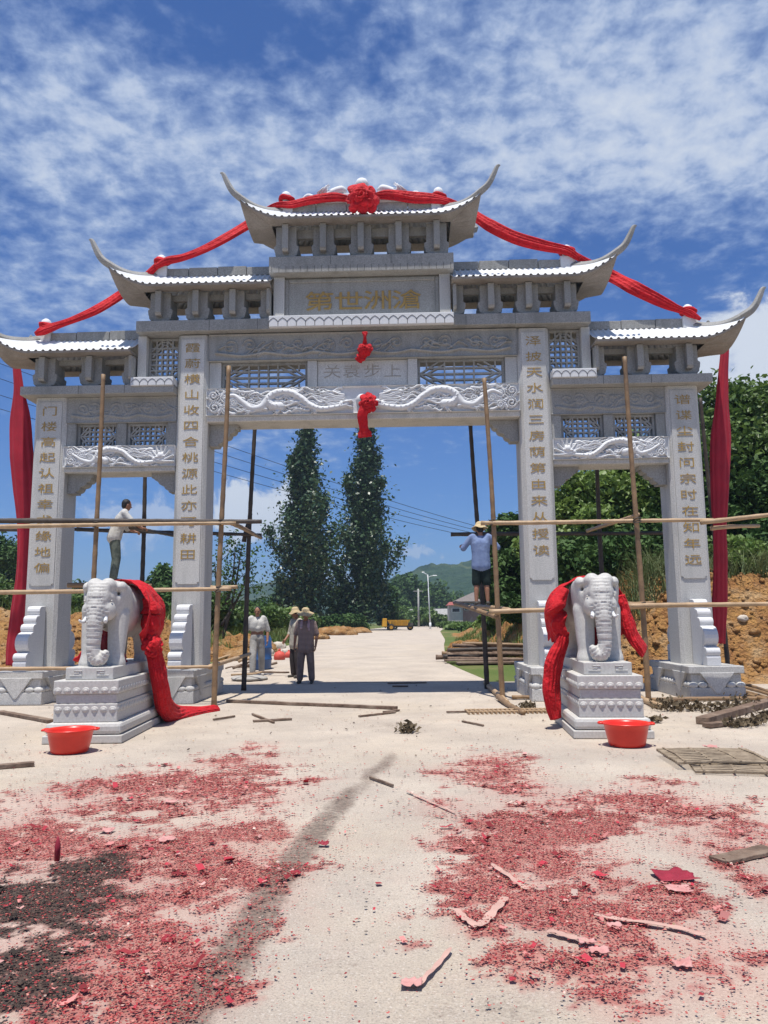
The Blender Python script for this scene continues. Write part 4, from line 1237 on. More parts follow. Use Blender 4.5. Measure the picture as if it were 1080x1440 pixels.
def cloth_obj(name, mb, label, loc=(0,0,0), rz=0, group=None, solid=.008, mat='cloth', cat='red cloth'):
    o = obj(name, mb, M[mat], None, smooth=True, loc=loc, rz=rz, fix=False)
    if solid:
        s = o.modifiers.new('s', 'SOLIDIFY'); s.thickness = solid; s.offset = 0
    return tag(o, label, cat, group)

# left elephant: cape bulging on the right flank, knotted, then a train down the pedestal to the ground
mb = MB()
drape(mb, 0, 0, .62, 1.45, [(-.36, .35), (-.37, .75), (-.30, 1.06), (0, 1.225), (.27, 1.16), (.42, 1.0), (.50, .78), (.47, .52), (.40, .38)], 3)
fold_tube(mb, [(.38, .82, .98), (.46, .86, .78), (.45, .86, .55), (.42, .84, .38)], [.10, .17, .16, .10], [.06, .12, .12, .08], seed=2, m=40)
fold_tube(mb, [(.40, .84, .46), (.46, .86, .28), (.53, .92, .02), (.60, 1.0, -.36), (.60, 1.35, -.72), (.66, 1.9, -.90), (.86, 2.5, -.94), (1.12, 2.98, -.95)], [.11, .18, .22, .22, .24, .22, .16, .10], [.10, .11, .08, .09, .10, .07, .05, .05], n=60, seed=5, m=110, folds=17, side=(0, 1, .25), wscale=.80)
rosette(mb, (.52, .74, .24), .17, 3, axis=(.5, -.8, .2), depth=.5)
cloth_obj('red_cape', mb, 'red cloth over the elephant beside the man in white, its end trailing on the ground', EL.location, EL.rotation_euler.z, 'red capes on the elephants')
mb = MB()
fold_tube(mb, [(-.40, 1.0, .35), (-.52, 1.1, .16), (-.68, 1.25, .03)], [.06, .12, .16], [.06, .07, .04], seed=9, m=30)
cloth_obj('red_cloth_end', mb, 'small loose end of red cloth behind the foot of the elephant under the white-shirted worker', EL.location, EL.rotation_euler.z)
# right elephant
mb = MB()
drape(mb, 0, 0, .46, 1.3, [(-.52, .30), (-.56, .62), (-.50, .90), (-.28, 1.12), (0, 1.205), (.26, 1.12), (.40, .92), (.46, .62), (.56, .36)], 13)
fold_tube(mb, [(-.40, .36, 1.02), (-.53, .34, .80), (-.54, .36, .55), (-.46, .38, .34)], [.08, .15, .15, .10], [.05, .10, .10, .07], seed=12, m=40)
fold_tube(mb, [(-.46, .38, .40), (-.50, .36, .22), (-.60, .33, -.04), (-.66, .30, -.36), (-.64, .30, -.66), (-.62, .30, -.84)], [.10, .14, .19, .20, .18, .13], [.08, .08, .08, .08, .07, .05], n=56, seed=15, m=90, folds=15, side=(0.6, .8, 0), wscale=.92)
fold_tube(mb, [(.40, .40, .92), (.47, .42, .62), (.56, .46, .34), (.72, .52, .10)], [.06, .11, .17, .20], [.05, .07, .07, .05], n=50, seed=18, m=60, folds=13, side=(.5, .8, 0))
cloth_obj('red_cape', mb, 'red cloth caped over the elephant near the bamboo mat, long strip hanging down', ER.location, ER.rotation_euler.z, 'red capes on the elephants')
# dark red cloth under each belly
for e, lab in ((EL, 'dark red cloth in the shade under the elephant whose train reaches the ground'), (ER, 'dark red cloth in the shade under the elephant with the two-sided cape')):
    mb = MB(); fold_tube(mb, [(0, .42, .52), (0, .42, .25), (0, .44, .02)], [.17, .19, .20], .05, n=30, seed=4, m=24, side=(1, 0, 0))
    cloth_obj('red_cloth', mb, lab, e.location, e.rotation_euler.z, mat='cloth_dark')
# red cloth lying on the ground behind the right elephant
mb = MB(); a = gnd(893, 953); b_ = gnd(930, 947)
fold_tube(mb, [a+Vector((0,0,.03)), (a+b_)/2+Vector((0,0,.06)), b_+Vector((0,0,.03))], [.25, .4, .3], [.03,.07,.03], n=30, seed=20, m=40, side=(0, 1, 0))
cloth_obj('red_cloth', mb, 'red cloth crumpled flat on the ground behind the elephant with the two-sided cape')

# the long sash slung over the roofs
def sash(pts, w, th, label, seed, grp='red sashes over the roofs', mat='cloth', m=80, side=None, name='draped_sash_cloth', up=(0,-1,.2)):
    mb = MB(); fold_tube(mb, pts, w, th, n=44, seed=seed, m=m, folds=11, up=up, twist=.5, side=side, wscale=.86)
    return cloth_obj(name, mb, label, group=grp, solid=0, mat=mat, cat='sash')
yr = .2
def A(px, py, y=yr): return at(px, py, y)
sash([A(497,281), A(470,277), A(440,281), A(410,288), A(388,289,.2), A(366,303,.35), A(348,316,.45), A(318,334), A(288,350), A(258,362), A(236,367), A(218,376,.15)],
     [.07,.13,.14,.13,.09,.12,.15,.16,.15,.12,.11,.07], [.06,.07,.07,.06,.05,.06,.06,.06,.06,.06,.08,.05], 'red sash from the big rosette to the middle roof over the worker in white', 31)
sash([A(521,277), A(545,274), A(580,278), A(612,280), A(640,287,.2), A(662,300,.4), A(690,318), A(725,335), A(765,346), A(797,353), A(815,364,.15)],
     [.07,.14,.15,.14,.09,.13,.17,.16,.13,.12,.08], [.06,.07,.07,.06,.05,.06,.06,.06,.06,.08,.05], 'red sash from the big rosette to the middle roof over the hatted worker', 32)
sash([A(222,372), A(206,388), A(185,404,.4), A(165,418,.4), A(135,436), A(105,449), A(80,458), A(60,466,.1), A(50,470,.1)],
     [.08,.10,.13,.15,.15,.12,.10,.15,.05], [.05,.06,.06,.06,.06,.06,.07,.08,.04], 'red sash falling from the middle roof to the outer roof over the earth mound', 33)
sash([A(808,358), A(830,372,.35), A(860,388,.5), A(888,403), A(920,419), A(950,433), A(970,441), A(985,449,.1)],
     [.08,.12,.17,.18,.16,.10,.10,.04], [.05,.06,.06,.06,.06,.05,.07,.03], 'red sash falling from the middle roof to the outer roof by the tall leafy tree', 34)
# wrapped finials
for px, py, lab in ((403,281,'red knot round the top ridge ball on the side of the worker in white'), (617,277,'red knot round the top ridge ball on the side of the hatted worker'),
                    (228,369,'red cloth knot round the ball on the middle roof nearest the worker in white'), (797,353,'red cloth knot round the ball on the middle roof nearest the worker in blue'),
                    (67,459,'red cloth knot round the ball on the outer roof above the earth mound'), (968,438,'red cloth knot round the ball on the outer roof by the tall leafy tree')):
    c = at(px, py, .375); mb = MB()
    pts = [(c.x+.13*math.cos(a), .375+.13*math.sin(a), c.z+.02*math.sin(2*a)) for a in np.linspace(0, 2*PI, 14)]
    fold_tube(mb, pts, [.06]*4, [.05]*4, n=14, seed=int(px), m=40, up=(0,0,1))
    cloth_obj('cloth_knot', mb, lab, group='red knots round the finials', solid=0, cat='cloth knot')
# tall hanging banners at both outer ends
def banner(px_pts, y, label, seed):
    pts = [at(x, yy, y) for x, yy, w in px_pts]
    ws = [w/2/F_PX*(y+16) for x, yy, w in px_pts]
    mb = MB(); fold_tube(mb, pts, ws, [max(.035, q*.25) for q in ws], n=48, seed=seed, m=100, folds=9, side=(1, .1, 0))
    cloth_obj('hanging_banner', mb, label, group='long red banners at the ends of the archway', solid=0, mat='cloth_banner', cat='banner')
M['cloth_banner'] = material('banner_cloth', (.36,.008,.024), (.30,.006,.020), 3, 3, .6, .3, 8, .3, sheen=.1, bdist=.02)
banner([(22,506,9), (26,545,16), (28,590,25), (30,640,33), (34,690,30), (36,740,23), (34,800,24), (27,860,23), (20,905,20), (17,936,17)], 1.05, 'long red banner hanging from the outer roof beside the earth mound', 41)
banner([(1020,487,11), (1017,530,17), (1015,580,25), (1013,640,26), (1012,690,23), (1012,740,18), (1013,790,21), (1012,850,20), (1011,905,17)], 1.05, 'long red banner hanging from the outer roof beside the tall leafy tree', 42)
# rosettes
mb = MB(); c = at(508, 281, -.05); rosette(mb, c, .385, 1, depth=.75)
cloth_obj('red_rosette', mb, 'big red cloth rosette in the middle of the top roof', solid=.006, group='red rosettes on the archway', cat='rosette')
mb = MB(); c = at(513, 492, -.22); rosette(mb, c, .165, 2, depth=1.1)
fold_tube(mb, [at(513, 467, -.33), at(513, 475, -.34), at(513, 486, -.24)], [.06,.03,.05], .025, n=14, seed=50, m=20, side=(1,0,0))
fold_tube(mb, [at(513, 494, -.2), at(507, 503, -.2), at(503, 508, -.16)], [.10,.10,.08], .03, n=14, seed=51, m=20, side=(1,0,0))
cloth_obj('red_rosette', mb, 'small red cloth flower hanging under the sign board', solid=.005, group='red rosettes on the archway', cat='rosette')
mb = MB(); c = at(518, 567, -.26); rosette(mb, c, .21, 3, depth=.9)
fold_tube(mb, [at(517, 566, -.28), at(510, 583, -.28), at(511, 598, -.24), at(513, 615, -.2)], [.14,.12,.10,.13], [.05,.05,.03,.02], n=22, seed=52, m=34, side=(1,0,0))
fold_tube(mb, [at(517, 553, -.22), at(519, 560, -.26)], [.05,.1], .04, n=14, seed=53, m=12, side=(1,0,0))
cloth_obj('red_rosette', mb, 'red cloth flower with a short tail on the dragon frieze', solid=.005, group='red rosettes on the archway', cat='rosette')

# ------------------------------------------------------------------ bamboo scaffold
POLES = 'bamboo scaffold poles'
def pole(a, b, r, mat, label, bend=.015, seed=0, nodes=True, name='bamboo_pole', group=POLES):
    a, b = Vector(a), Vector(b); rng = random.Random(seed*7+3)
    L = (b-a).length; n = max(6, int(L/.12)); d = (b-a).normalized()
    s = d.cross(Vector((0,0,1))) if abs(d.z) < .9 else Vector((1,0,0)); s.normalize(); u = d.cross(s)
    ph = rng.random()*6; pts, rad = [], []
    for k in range(n+1):
        t = k/n
        pts.append(a+(b-a)*t+s*(bend*math.sin(PI*t*1.7+ph))+u*(bend*.8*math.sin(PI*t*1.3+ph*2)))
        rad.append(r*(1.05-.22*t)*(1.10 if (nodes and k % 3 == 0) else 1.0))
    m = MB(); m.tube(pts, rad, 9)
    o = obj(name, m, M[mat], None, smooth=True)
    return tag(o, label, 'bamboo pole', group)
def vpole(p1, p2, y, r, mat, label, seed):
    """upright through two sighted points, carried down to the ground"""
    a, b = at(*p1, y), at(*p2, y); d = (b-a)/(b.z-a.z)
    return pole(b+d*(gh(y)-b.z), a, r, mat, label, seed=seed)
YF, YB = -1.12, 2.0
vpole((145,527), (133,800), YF, .048, 'bamboo', 'upright bamboo pole passing behind the elephant next to the worker in white', 1)
vpole((321,515), (301,990), YF, .050, 'bamboo', 'upright bamboo pole in front of the inner pillar nearest the rolled-shirt man', 2)
vpole((681,532), (708,985), YF+.5, .050, 'bamboo', 'tall upright bamboo pole in front of the hatted worker', 3)
vpole((879,502), (912,984), YF, .050, 'bamboo', 'upright bamboo pole between the caped elephant and the outer pillar', 4)
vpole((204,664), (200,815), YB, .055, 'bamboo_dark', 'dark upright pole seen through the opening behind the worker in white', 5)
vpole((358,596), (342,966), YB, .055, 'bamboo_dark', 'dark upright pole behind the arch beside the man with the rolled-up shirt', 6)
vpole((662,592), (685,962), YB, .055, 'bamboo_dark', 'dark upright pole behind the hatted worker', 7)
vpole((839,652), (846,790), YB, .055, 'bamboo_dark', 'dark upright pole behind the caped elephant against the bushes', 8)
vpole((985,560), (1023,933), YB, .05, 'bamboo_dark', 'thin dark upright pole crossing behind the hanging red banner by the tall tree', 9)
def hpole(p1, y1, p2, y2, r, mat, label, seed): return pole(at(*p1, y1), at(*p2, y2), r, mat, label, seed=seed, bend=.012)
hpole((-60,733), YF-.06, (368,733), YF-.06, .050, 'bamboo_dark', 'dark rail pole the worker in white leans on', 11)
hpole((-60,741), YF-.09, (332,736), YF-.09, .042, 'bamboo_pale', 'pale rail pole lashed just below the dark rail', 12)
hpole((-40,744), YB-.08, (110,745), YB-.08, .045, 'bamboo_dark', 'short dark rail behind the outer pillar by the banner over the earth mound', 13)
hpole((108,744), YB-.10, (368,753), YB-.10, .045, 'bamboo_dark', 'dark back rail beyond the worker in white', 14)
hpole((183,741), YF+.05, (246,754), YB-.2, .04, 'bamboo_dark', 'dark cross pole from front rail to back rail beside the worker in white', 15)
hpole((326,736), YF+.05, (368,756), YB-.2, .045, 'bamboo', 'brown cross pole ending at the back rail near the poplars', 16)
hpole((343,762), YB+.1, (352,722), YB+.1, .05, 'bamboo_dark', 'short dark stub tied to the upright near the poplars', 17)
hpole((-60,833), YF-.06, (325,829), YF-.06, .044, 'bamboo_pale', 'lower pale pole passing behind the elephant with the trailing cloth', 18)
hpole((296,826), YF+.02, (334,826), YF+.02, .04, 'bamboo_pale', 'short pale pole end tied on top of the lower pole', 19)
hpole((-60,942), YF+.05, (300,937), YF+.05, .036, 'bamboo_pale', 'thin pale pole low across the plinths beside the elephant with the trailing cloth', 20)
hpole((296,938), YF+.05, (352,919), YB+.3, .045, 'bamboo_pale', 'low slanting pole running back towards the man with the rolled-up shirt', 21)
hpole((676,735), YF+.44, (1003,732), YF-.06, .042, 'bamboo_pale', 'long rail pole crossing in front of the hatted worker', 22)
hpole((985,734), YF-.1, (1110,722), YF-.1, .045, 'bamboo_pale', 'rail pole rising past the hanging red banner by the tall tree', 23)
hpole((1000,743), YF-.02, (1068,739), YF-.02, .04, 'bamboo_pale', 'short pale pole just under the rising rail', 24)
hpole((826,747), YB-.4, (897,723), YF+.05, .04, 'bamboo_pale', 'slanting cross pole above the caped elephant', 25)
hpole((634,752), YB-.1, (935,749), YB-.1, .045, 'bamboo_dark', 'dark back rail at the shoulders of the hatted worker', 26)
hpole((688,861), YF+.42, (905,853), YF-.06, .046, 'bamboo_pale', 'lower pole in front of the caped elephant pillar, from the hatted worker', 27)
hpole((884,853), YF-.12, (1110,848), YF-.12, .046, 'bamboo_pale', 'lower pole crossing the outer pillar and the hanging banner by the tall tree', 28)
hpole((882,849), YF-.06, (920,848), YF-.06, .04, 'bamboo', 'short pole end tied at the upright beside the caped elephant', 29)
hpole((664,852), YB-.1, (717,858), YF+.35, .05, 'bamboo_pale', 'short thick cross pole under the feet of the hatted worker', 30)
hpole((640,848), YB-.3, (700,868), YF+.45, .05, 'bamboo', 'second cross pole carrying the hatted worker', 31)
pz = at(163, 820, -.7).z
pole((at(163,820,-.7).x-.9, -.62, pz-.05), (at(163,820,-.7).x+.7, -.62, pz-.05), .045, 'bamboo', 'pole behind the elephant that the worker in white stands on', seed=32)
pole((at(163,820,-.7).x-.9, -.86, pz-.05), (at(163,820,-.7).x+.7, -.86, pz-.05), .045, 'bamboo', 'second pole behind the elephant under the feet of the worker in white', seed=33)
# ties at the crossings of the uprights and rails
TIE = MB
for px, py, y, lab in ((136,738,YF,'tie where the rail crosses the upright beside the worker in white'), (311,735,YF,'tie at the rail on the upright by the inner pillar by the sapling'), (308,829,YF,'tie at the lower pole on the upright by the inner pillar by the sapling'),
                   (691,735,YF+.5,'tie at the rail before the hatted worker'), (700,859,YF+.5,'tie at the lower pole below the hatted worker'), (896,732,YF,'tie at the rail above the caped elephant'), (903,851,YF,'tie at the lower pole beside the caped elephant')):
    c = at(px, py, y-.02); m = MB()
    for q in (-1, 0, 1):
        pts = [(c.x+.068*math.cos(a), c.y+.085*math.sin(a), c.z+q*.022+.03*math.cos(a*1.0+q)) for a in np.linspace(0, 2*PI, 14)]
        m.tube(pts, .012, 6)
    tag(obj('lashing', m, M['bamboo_dark'], None, smooth=True), lab, 'lashing', 'black lashings on the scaffold')
# ------------------------------------------------------------------ people
def cloth_mat(name, c1, c2=None, stripes=None):
    m = material(name, c1, c2 or tuple(x*.8 for x in c1), 7, 4, .85, .6, 16, .15, bdist=.02)
    if stripes:
        nt = m.node_tree; N, L = nt.nodes, nt.links; bs = N['Principled BSDF']
        src = bs.inputs['Base Color'].links[0].from_socket
        tc = N.new('ShaderNodeTexCoord'); w = N.new('ShaderNodeTexWave'); w.wave_type = 'BANDS'; w.bands_direction = 'Z'
        w.inputs['Scale'].default_value = stripes[1]; w.inputs['Distortion'].default_value = .6
        L.new(tc.outputs['Object'], w.inputs['Vector'])
        mx = N.new('ShaderNodeMix'); mx.data_type = 'RGBA'; L.new(w.outputs['Fac'], mx.inputs['Factor'])
        L.new(src, mx.inputs['A']); mx.inputs['B'].default_value = (*stripes[0], 1)
        L.new(mx.outputs['Result'], bs.inputs['Base Color'])
    return m
M['white_shirt'] = cloth_mat('white_shirt', (.54,.525,.49))
M['camo'] = cloth_mat('grey_green_trousers', (.17,.19,.15), (.07,.085,.07))
M['blue_shirt'] = cloth_mat('pale_blue_shirt', (.20,.265,.42), (.16,.215,.37))
M['green_shorts'] = cloth_mat('dark_green_shorts', (.018,.030,.028))
M['brown_top'] = cloth_mat('brown_striped_top', (.14,.09,.08), None, ((.42,.32,.28), 11))
M['brown_trousers'] = cloth_mat('brown_trousers', (.27,.20,.17), (.19,.14,.12))
M['beige_shirt'] = cloth_mat('beige_shirt', (.48,.44,.36))
M['dark_trousers'] = cloth_mat('dark_trousers', (.06,.05,.05))
M['white_trousers'] = cloth_mat('pale_trousers', (.40,.385,.36), (.30,.29,.27))
M['towel'] = cloth_mat('pink_towel', (.42,.26,.28), (.55,.42,.42))
M['shoe'] = material('shoe', (.05,.045,.04), (.10,.09,.08), 20, 3, .7)
M['shoe_pale'] = material('pale_shoe', (.5,.48,.45), (.4,.38,.36), 20, 3, .7)
M['eye'] = material('dark_eye', (.015,.012,.01), None, rough=.2)

def hand(b, wrist, direction, palm, thumb, curl=.5, s=1.0):
    """palm and five separate fingers; palm: direction the palm faces; thumb: side of the thumb"""
    w = Vector(wrist); d = Vector(direction).normalized(); p = Vector(palm); p = (p-d*p.dot(d)).normalized()
    t = Vector(thumb); t = (t-d*t.dot(d)-p*t.dot(p)).normalized()
    b.cap(w, w+d*.02, .027*s, .028*s, 8)
    for q in (-.022, 0, .022): b.cap(w+d*.02*s+t*q*.8, w+d*.082*s+t*q*1.15, .017*s, .014*s, 8)
    for off, ln in ((.033, .068), (.011, .080), (-.011, .074), (-.032, .056)):
        a = w+d*.088*s+t*off; ang = 0; prev = a
        for k, f in enumerate((.45, .32, .23)):
            ang += curl*(.55+.35*k)
            dd = d*math.cos(ang)+p*math.sin(ang)
            nx = prev+dd*ln*f*s; b.cap(prev, nx, .0105*s, .0092*s, 7); prev = nx
    a = w+d*.03*s+t*.03; m_ = a+(d*.6+t*.75+p*.25*(1+curl)).normalized()*.036*s
    b.cap(a, m_, .0125*s, .011*s, 7); b.cap(m_, m_+(d*.85+t*.25+p*.4*(1+curl)).normalized()*.030*s, .011*s, .009*s, 7)

def person(label, loc, rz, J, top, bottom, hairstyle='short', hat=None, shoes='shoe', short_sleeve=.5, legs_to=1.0, hem=.10, belly=False, loose=1.0, towel=False, scale=1.0):
    """J: joints in metres, the figure facing -y, feet at z=0"""
    t = thing('person', label, 'person', loc, rz); t.scale = (scale,)*3
    V_ = {k: Vector(v) for k, v in J.items() if k != 'curl'}
    b = MB()
    pel, wst, ch, nk, hd = (V_[k] for k in ('pelvis','waist','chest','neck','head'))
    # trunk as overlapping tapered pieces, broad at the shoulders, narrower at the waist
    for s in (-1, 1):
        x = Vector((s, 0, 0))
        b.cap(pel+x*.065, wst+x*.055, .105, .098); b.cap(wst+x*.055, ch+x*.075, .098, .108)
        b.cap(ch+x*.07, (V_['shL' if s < 0 else 'shR']*.75+nk*.25), .10, .055)
    b.cap(ch, nk, .09, .052); b.cap(nk, nk+(hd-nk)*.6, .052, .050)
    f = Vector(J.get('face', (0, -1, 0))).normalized(); up = Vector((0,0,1)); up = (up-f*up.dot(f)).normalized(); sd = f.cross(up)
    Q = Matrix((sd, f, up)).transposed()   # columns: side, face, up
    L = lambda x, y, z: hd + sd*x + f*y + up*z
    b.ell(hd+up*.012, (.074, .092, .108), 16, 12, rot=Q)
    b.ell(L(0, .030, -.052), (.052, .058, .060), 12, 10, rot=Q)        # jaw
    b.cap(L(0, .088, .008), L(0, .108, -.022), .010, .015, 8)            # nose
    b.cap(L(-.018, .086, -.052), L(.018, .086, -.052), .009, .009, 7)    # lips
    b.cap(L(-.03, .080, .028), L(.03, .080, .028), .012, .012, 7)        # brow
    for s in (-1, 1): b.ell(L(s*.074, -.005, -.004), (.012, .020, .032), 8, 8, rot=Q)
    for s, k in ((-1, 'L'), (1, 'R')):
        sh, el, wr = V_['sh'+k], V_['el'+k], V_['wr'+k]
        b.cap(sh, el, .052, .040); b.cap(el, wr, .042, .027)
        hdir = Vector(J.get('hd'+k, tuple(wr-el)))
        hand(b, wr, hdir, J.get('pl'+k, (-s, 0, 0)), J.get('th'+k, (0, -1, 0)), J.get('curl', .45))
        hip, kn, an = V_['hip'+k], V_['kn'+k], V_['an'+k]
        b.cap(hip, kn, .085, .056); b.cap(kn, kn+(an-kn)*.35+Vector((0,.012,0)), .055, .056); b.cap(kn+(an-kn)*.35+Vector((0,.012,0)), an, .056, .036)
        b.cap(an+Vector((0,.03,-.045)), an+Vector((s*.012,-.14,-.055)), .034, .028)
    link('body', remesh(b, .0085, 2, .4), M['skin'], t)
    # eyes
    for s in (-1, 1):
        e = MB(); e.ell(L(s*.030, .086, .012), (.011, .006, .006), 8, 6, rot=Q); obj('eye', e, M['eye'], t, smooth=True)
    # shirt
    c = MB(); g = .020*loose
    if belly:
        lo = wst+(ch-wst)*.62
        for s in (-1, 1):
            x = Vector((s, 0, 0))
            c.cap(lo+x*.07, ch+x*.075, .118+g, .112+g); c.cap(ch+x*.07, V_['shL' if s < 0 else 'shR']*.78+nk*.22, .112+g, .062+g)
            c.cap(lo+x*.075+Vector((0,0,-.03)), lo+Vector((0,-.05,-.04)), .115, .10)
    else:
        for s in (-1, 1):
            x = Vector((s, 0, 0)); hp = pel+(pel-wst).normalized()*hem
            c.cap(hp+x*.065, wst+x*.06, .118+g, .108+g); c.cap(wst+x*.06, ch+x*.075, .108+g, .112+g)
            c.cap(ch+x*.07, V_['shL' if s < 0 else 'shR']*.78+nk*.22, .112+g, .060+g)
    c.cap(ch+(nk-ch)*.4, ch+(nk-ch)*.86, .085+g, .062)
    for s, k in ((-1, 'L'), (1, 'R')):
        sh, el, wr = V_['sh'+k], V_['el'+k], V_['wr'+k]
        fr = short_sleeve*2
        c.cap(sh, sh+(el-sh)*min(1, fr), .060+g*.3, .054+g*.6)
        if fr > 1: c.cap(el, el+(wr-el)*(fr-1), .056+g*.8, .040+g*.6)
    link('shirt', remesh(c, .014, 2, .45), M[top], t)
    # trousers or shorts
    c = MB()
    for s, k in ((-1, 'L'), (1, 'R')):
        hip, kn, an = V_['hip'+k], V_['kn'+k], V_['an'+k]
        x = Vector((s, 0, 0))
        c.cap(pel+x*.06+(wst-pel)*(.15 if not belly else .35), pel+x*.062, .112, .116)
        if legs_to >= 1:
            c.cap(hip, kn, .104, .080*loose); c.cap(kn, an+(kn-an)*.08, .080*loose, .068*loose)
        else:
            e = hip+(kn-hip)*min(1, legs_to*2)
            c.cap(hip, e, .108, .098)
    link('trousers' if legs_to >= 1 else 'shorts', remesh(c, .014, 2, .45), M[bottom], t)
    for s, k in ((-1, 'L'), (1, 'R')):
        an = V_['an'+k]; c = MB()
        c.cap(an+Vector((0,.035,-.042)), an+Vector((s*.012,-.145,-.052)), .042, .036)
        me = remesh(c, .012, 1, .4); co = get_co(me); co[:, 2] = np.maximum(co[:, 2], an.z-.086); set_co(me, co)
        link('shoe', me, M[shoes], t)
    if hairstyle:
        c = MB(); c.ell(L(0, -.016, .030), (.083, .092, .100), 16, 12, rot=Q); c.ell(L(0, -.045, -.01), (.072, .055, .075), 12, 10, rot=Q)
        me = remesh(c, .012, 2, .4); co = get_co(me)
        nz = fbm(5, 3); co = co + .006*(nz(co[:,0]*60, co[:,2]*60)-.5)[:, None]
        # clear the face
        rel = co-np.array(hd); fy = rel@np.array(f); uz = rel@np.array(up)
        push = (fy > .03) & (uz < .055)
        co[push] = co[push]-np.array(f)[None, :]*(np.clip(fy[push]-.03, 0, 1)*1.2)[:, None]
        set_co(me, co); link('hair', me, M['hair'], t)
    if hat:
        r, h, tilt = hat
        c = MB()
        prof = [(0, h), (.05, h-.004), (.082, h-.03), (.094, .04), (.098, .012), (.115, .006), (r*.7, -.012), (r, -.045), (r+.004, -.055), (r-.002, -.060), (r*.7, -.024), (.11, -.006), (.088, .0), (.084, .04), (.070, h-.04), (0, h-.02)]
        Rm = Matrix.Rotation(tilt, 3, sd) @ Q
        vs, fs = [], []
        n = 32
        for i, (rr, z) in enumerate(prof):
            for k in range(n):
                a = 2*PI*k/n; wv = .018*math.sin(2*a+1)*(rr/r)**3 + .010*math.sin(5*a)*(rr/r)**4
                vs.append(hd+up*.085+Rm @ Vector((rr*math.cos(a), rr*math.sin(a), z+wv)))
        for i in range(len(prof)-1):
            for k in range(n): fs.append((i*n+k, i*n+(k+1) % n, (i+1)*n+(k+1) % n, (i+1)*n+k))
        c.add(vs, fs); obj('straw_hat', c, M['straw'], t, smooth=True)
    if towel:
        c = MB()
        fold_tube(c, [ch+Vector((-.09,-.14,-.02)), ch+Vector((-.085,-.135,.08)), nk+Vector((-.075,-.05,.015)), nk+Vector((0,.065,.03)), nk+Vector((.075,-.05,.015)), ch+Vector((.09,-.14,.06)), ch+Vector((.10,-.145,-.06))], [.035,.03,.028,.03,.028,.03,.04], .016, n=14, seed=7, m=40)
        obj('towel', c, M['towel'], t, smooth=True)
    return t

STAND = dict(pelvis=(0,0,.92), waist=(0,.005,1.08), chest=(0,0,1.29), neck=(0,.012,1.46), head=(0,-.012,1.60), face=(0,-1,-.05),
             shL=(-.185,.01,1.41), shR=(.185,.01,1.41), elL=(-.245,.03,1.12), elR=(.245,.03,1.12), wrL=(-.25,-.05,.87), wrR=(.25,-.05,.87),
             hipL=(-.085,0,.88), hipR=(.085,0,.88), knL=(-.105,-.015,.48), knR=(.105,-.015,.48), anL=(-.12,.02,.085), anR=(.12,.02,.085))
def pose(**k): d = dict(STAND); d.update(k); return d

# worker in white on the left scaffold: seen from behind, turned to the right, leaning on the rail
pw = at(163, 819, -.74)
person('man in white shirt and grey-green trousers leaning on the scaffold rail behind the elephant', (pw.x, -.74, pw.z), R(118),
       pose(pelvis=(0,.06,.92), waist=(0,.02,1.08), chest=(0,-.07,1.28), neck=(0,-.12,1.44), head=(0,-.15,1.57), face=(.25,-.95,-.15),
            shL=(-.175,-.09,1.385), shR=(.175,-.09,1.385), elL=(-.27,-.26,1.17), elR=(.285,-.22,1.13), wrL=(-.20,-.42,1.10), wrR=(.36,-.36,1.08),
            hdL=(.2,-1,-.1), hdR=(.35,-1,-.1), plL=(0,0,-1), plR=(0,0,-1), thL=(1,0,0), thR=(-1,0,0), curl=.75,
            hipL=(-.085,.06,.88), hipR=(.085,.06,.88), knL=(-.10,.02,.48), knR=(.10,.0,.48), anL=(-.11,.06,.085), anR=(.11,.05,.085)),
       'white_shirt', 'camo', loose=1.1, hem=.02)
# hatted worker on the right scaffold, back to us, arms spread along the rail
pw = at(678, 851, .35)
person('man in pale blue shirt and straw hat standing barelegged on the scaffold, back turned', (pw.x, .35, pw.z), R(180),
       pose(head=(0,-.035,1.60), face=(0,-1,-.3), shL=(-.2,0,1.43), shR=(.2,0,1.43), elL=(-.36,-.03,1.22), elR=(.36,-.05,1.21), wrL=(-.36,-.30,1.30), wrR=(.36,-.31,1.30),
            hdL=(-.3,-1,0), hdR=(.2,-1,0), plL=(0,0,-1), plR=(0,0,-1), thL=(1,0,0), thR=(-1,0,0), curl=.8),
       'blue_shirt', 'green_shorts', hat=(.175, .10, R(8)), legs_to=.5, short_sleeve=.5, hem=.10, loose=1.15)
# woman in the hat, mid-road
pw = gnd(430, 961)
person('person in straw hat and striped brown top standing in the road', pw, R(-4),
       pose(face=(.05,-1,-.35), head=(0,-.03,1.595), elL=(-.265,.05,1.13), elR=(.26,.04,1.12), wrL=(-.27,-.04,.89), wrR=(.25,-.08,.88),
            anL=(-.15,.02,.085), anR=(.14,.03,.085), knL=(-.125,-.015,.48), knR=(.12,-.015,.48)),
       'brown_top', 'brown_trousers', hat=(.205, .11, R(10)), towel=True, short_sleeve=.42, loose=1.15, hem=.10, scale=1.045)
# the one half hidden behind
pw = gnd(416, 952)
person('person in a beige shirt and straw hat half hidden behind the striped top', pw, R(-48),
       pose(face=(-.3,-1,-.2), elL=(-.24,-.02,1.13), wrL=(-.2,-.2,.95)), 'beige_shirt', 'dark_trousers', hat=(.165, .11, R(6)), short_sleeve=.6, loose=1.2, hem=.1, scale=1.03)
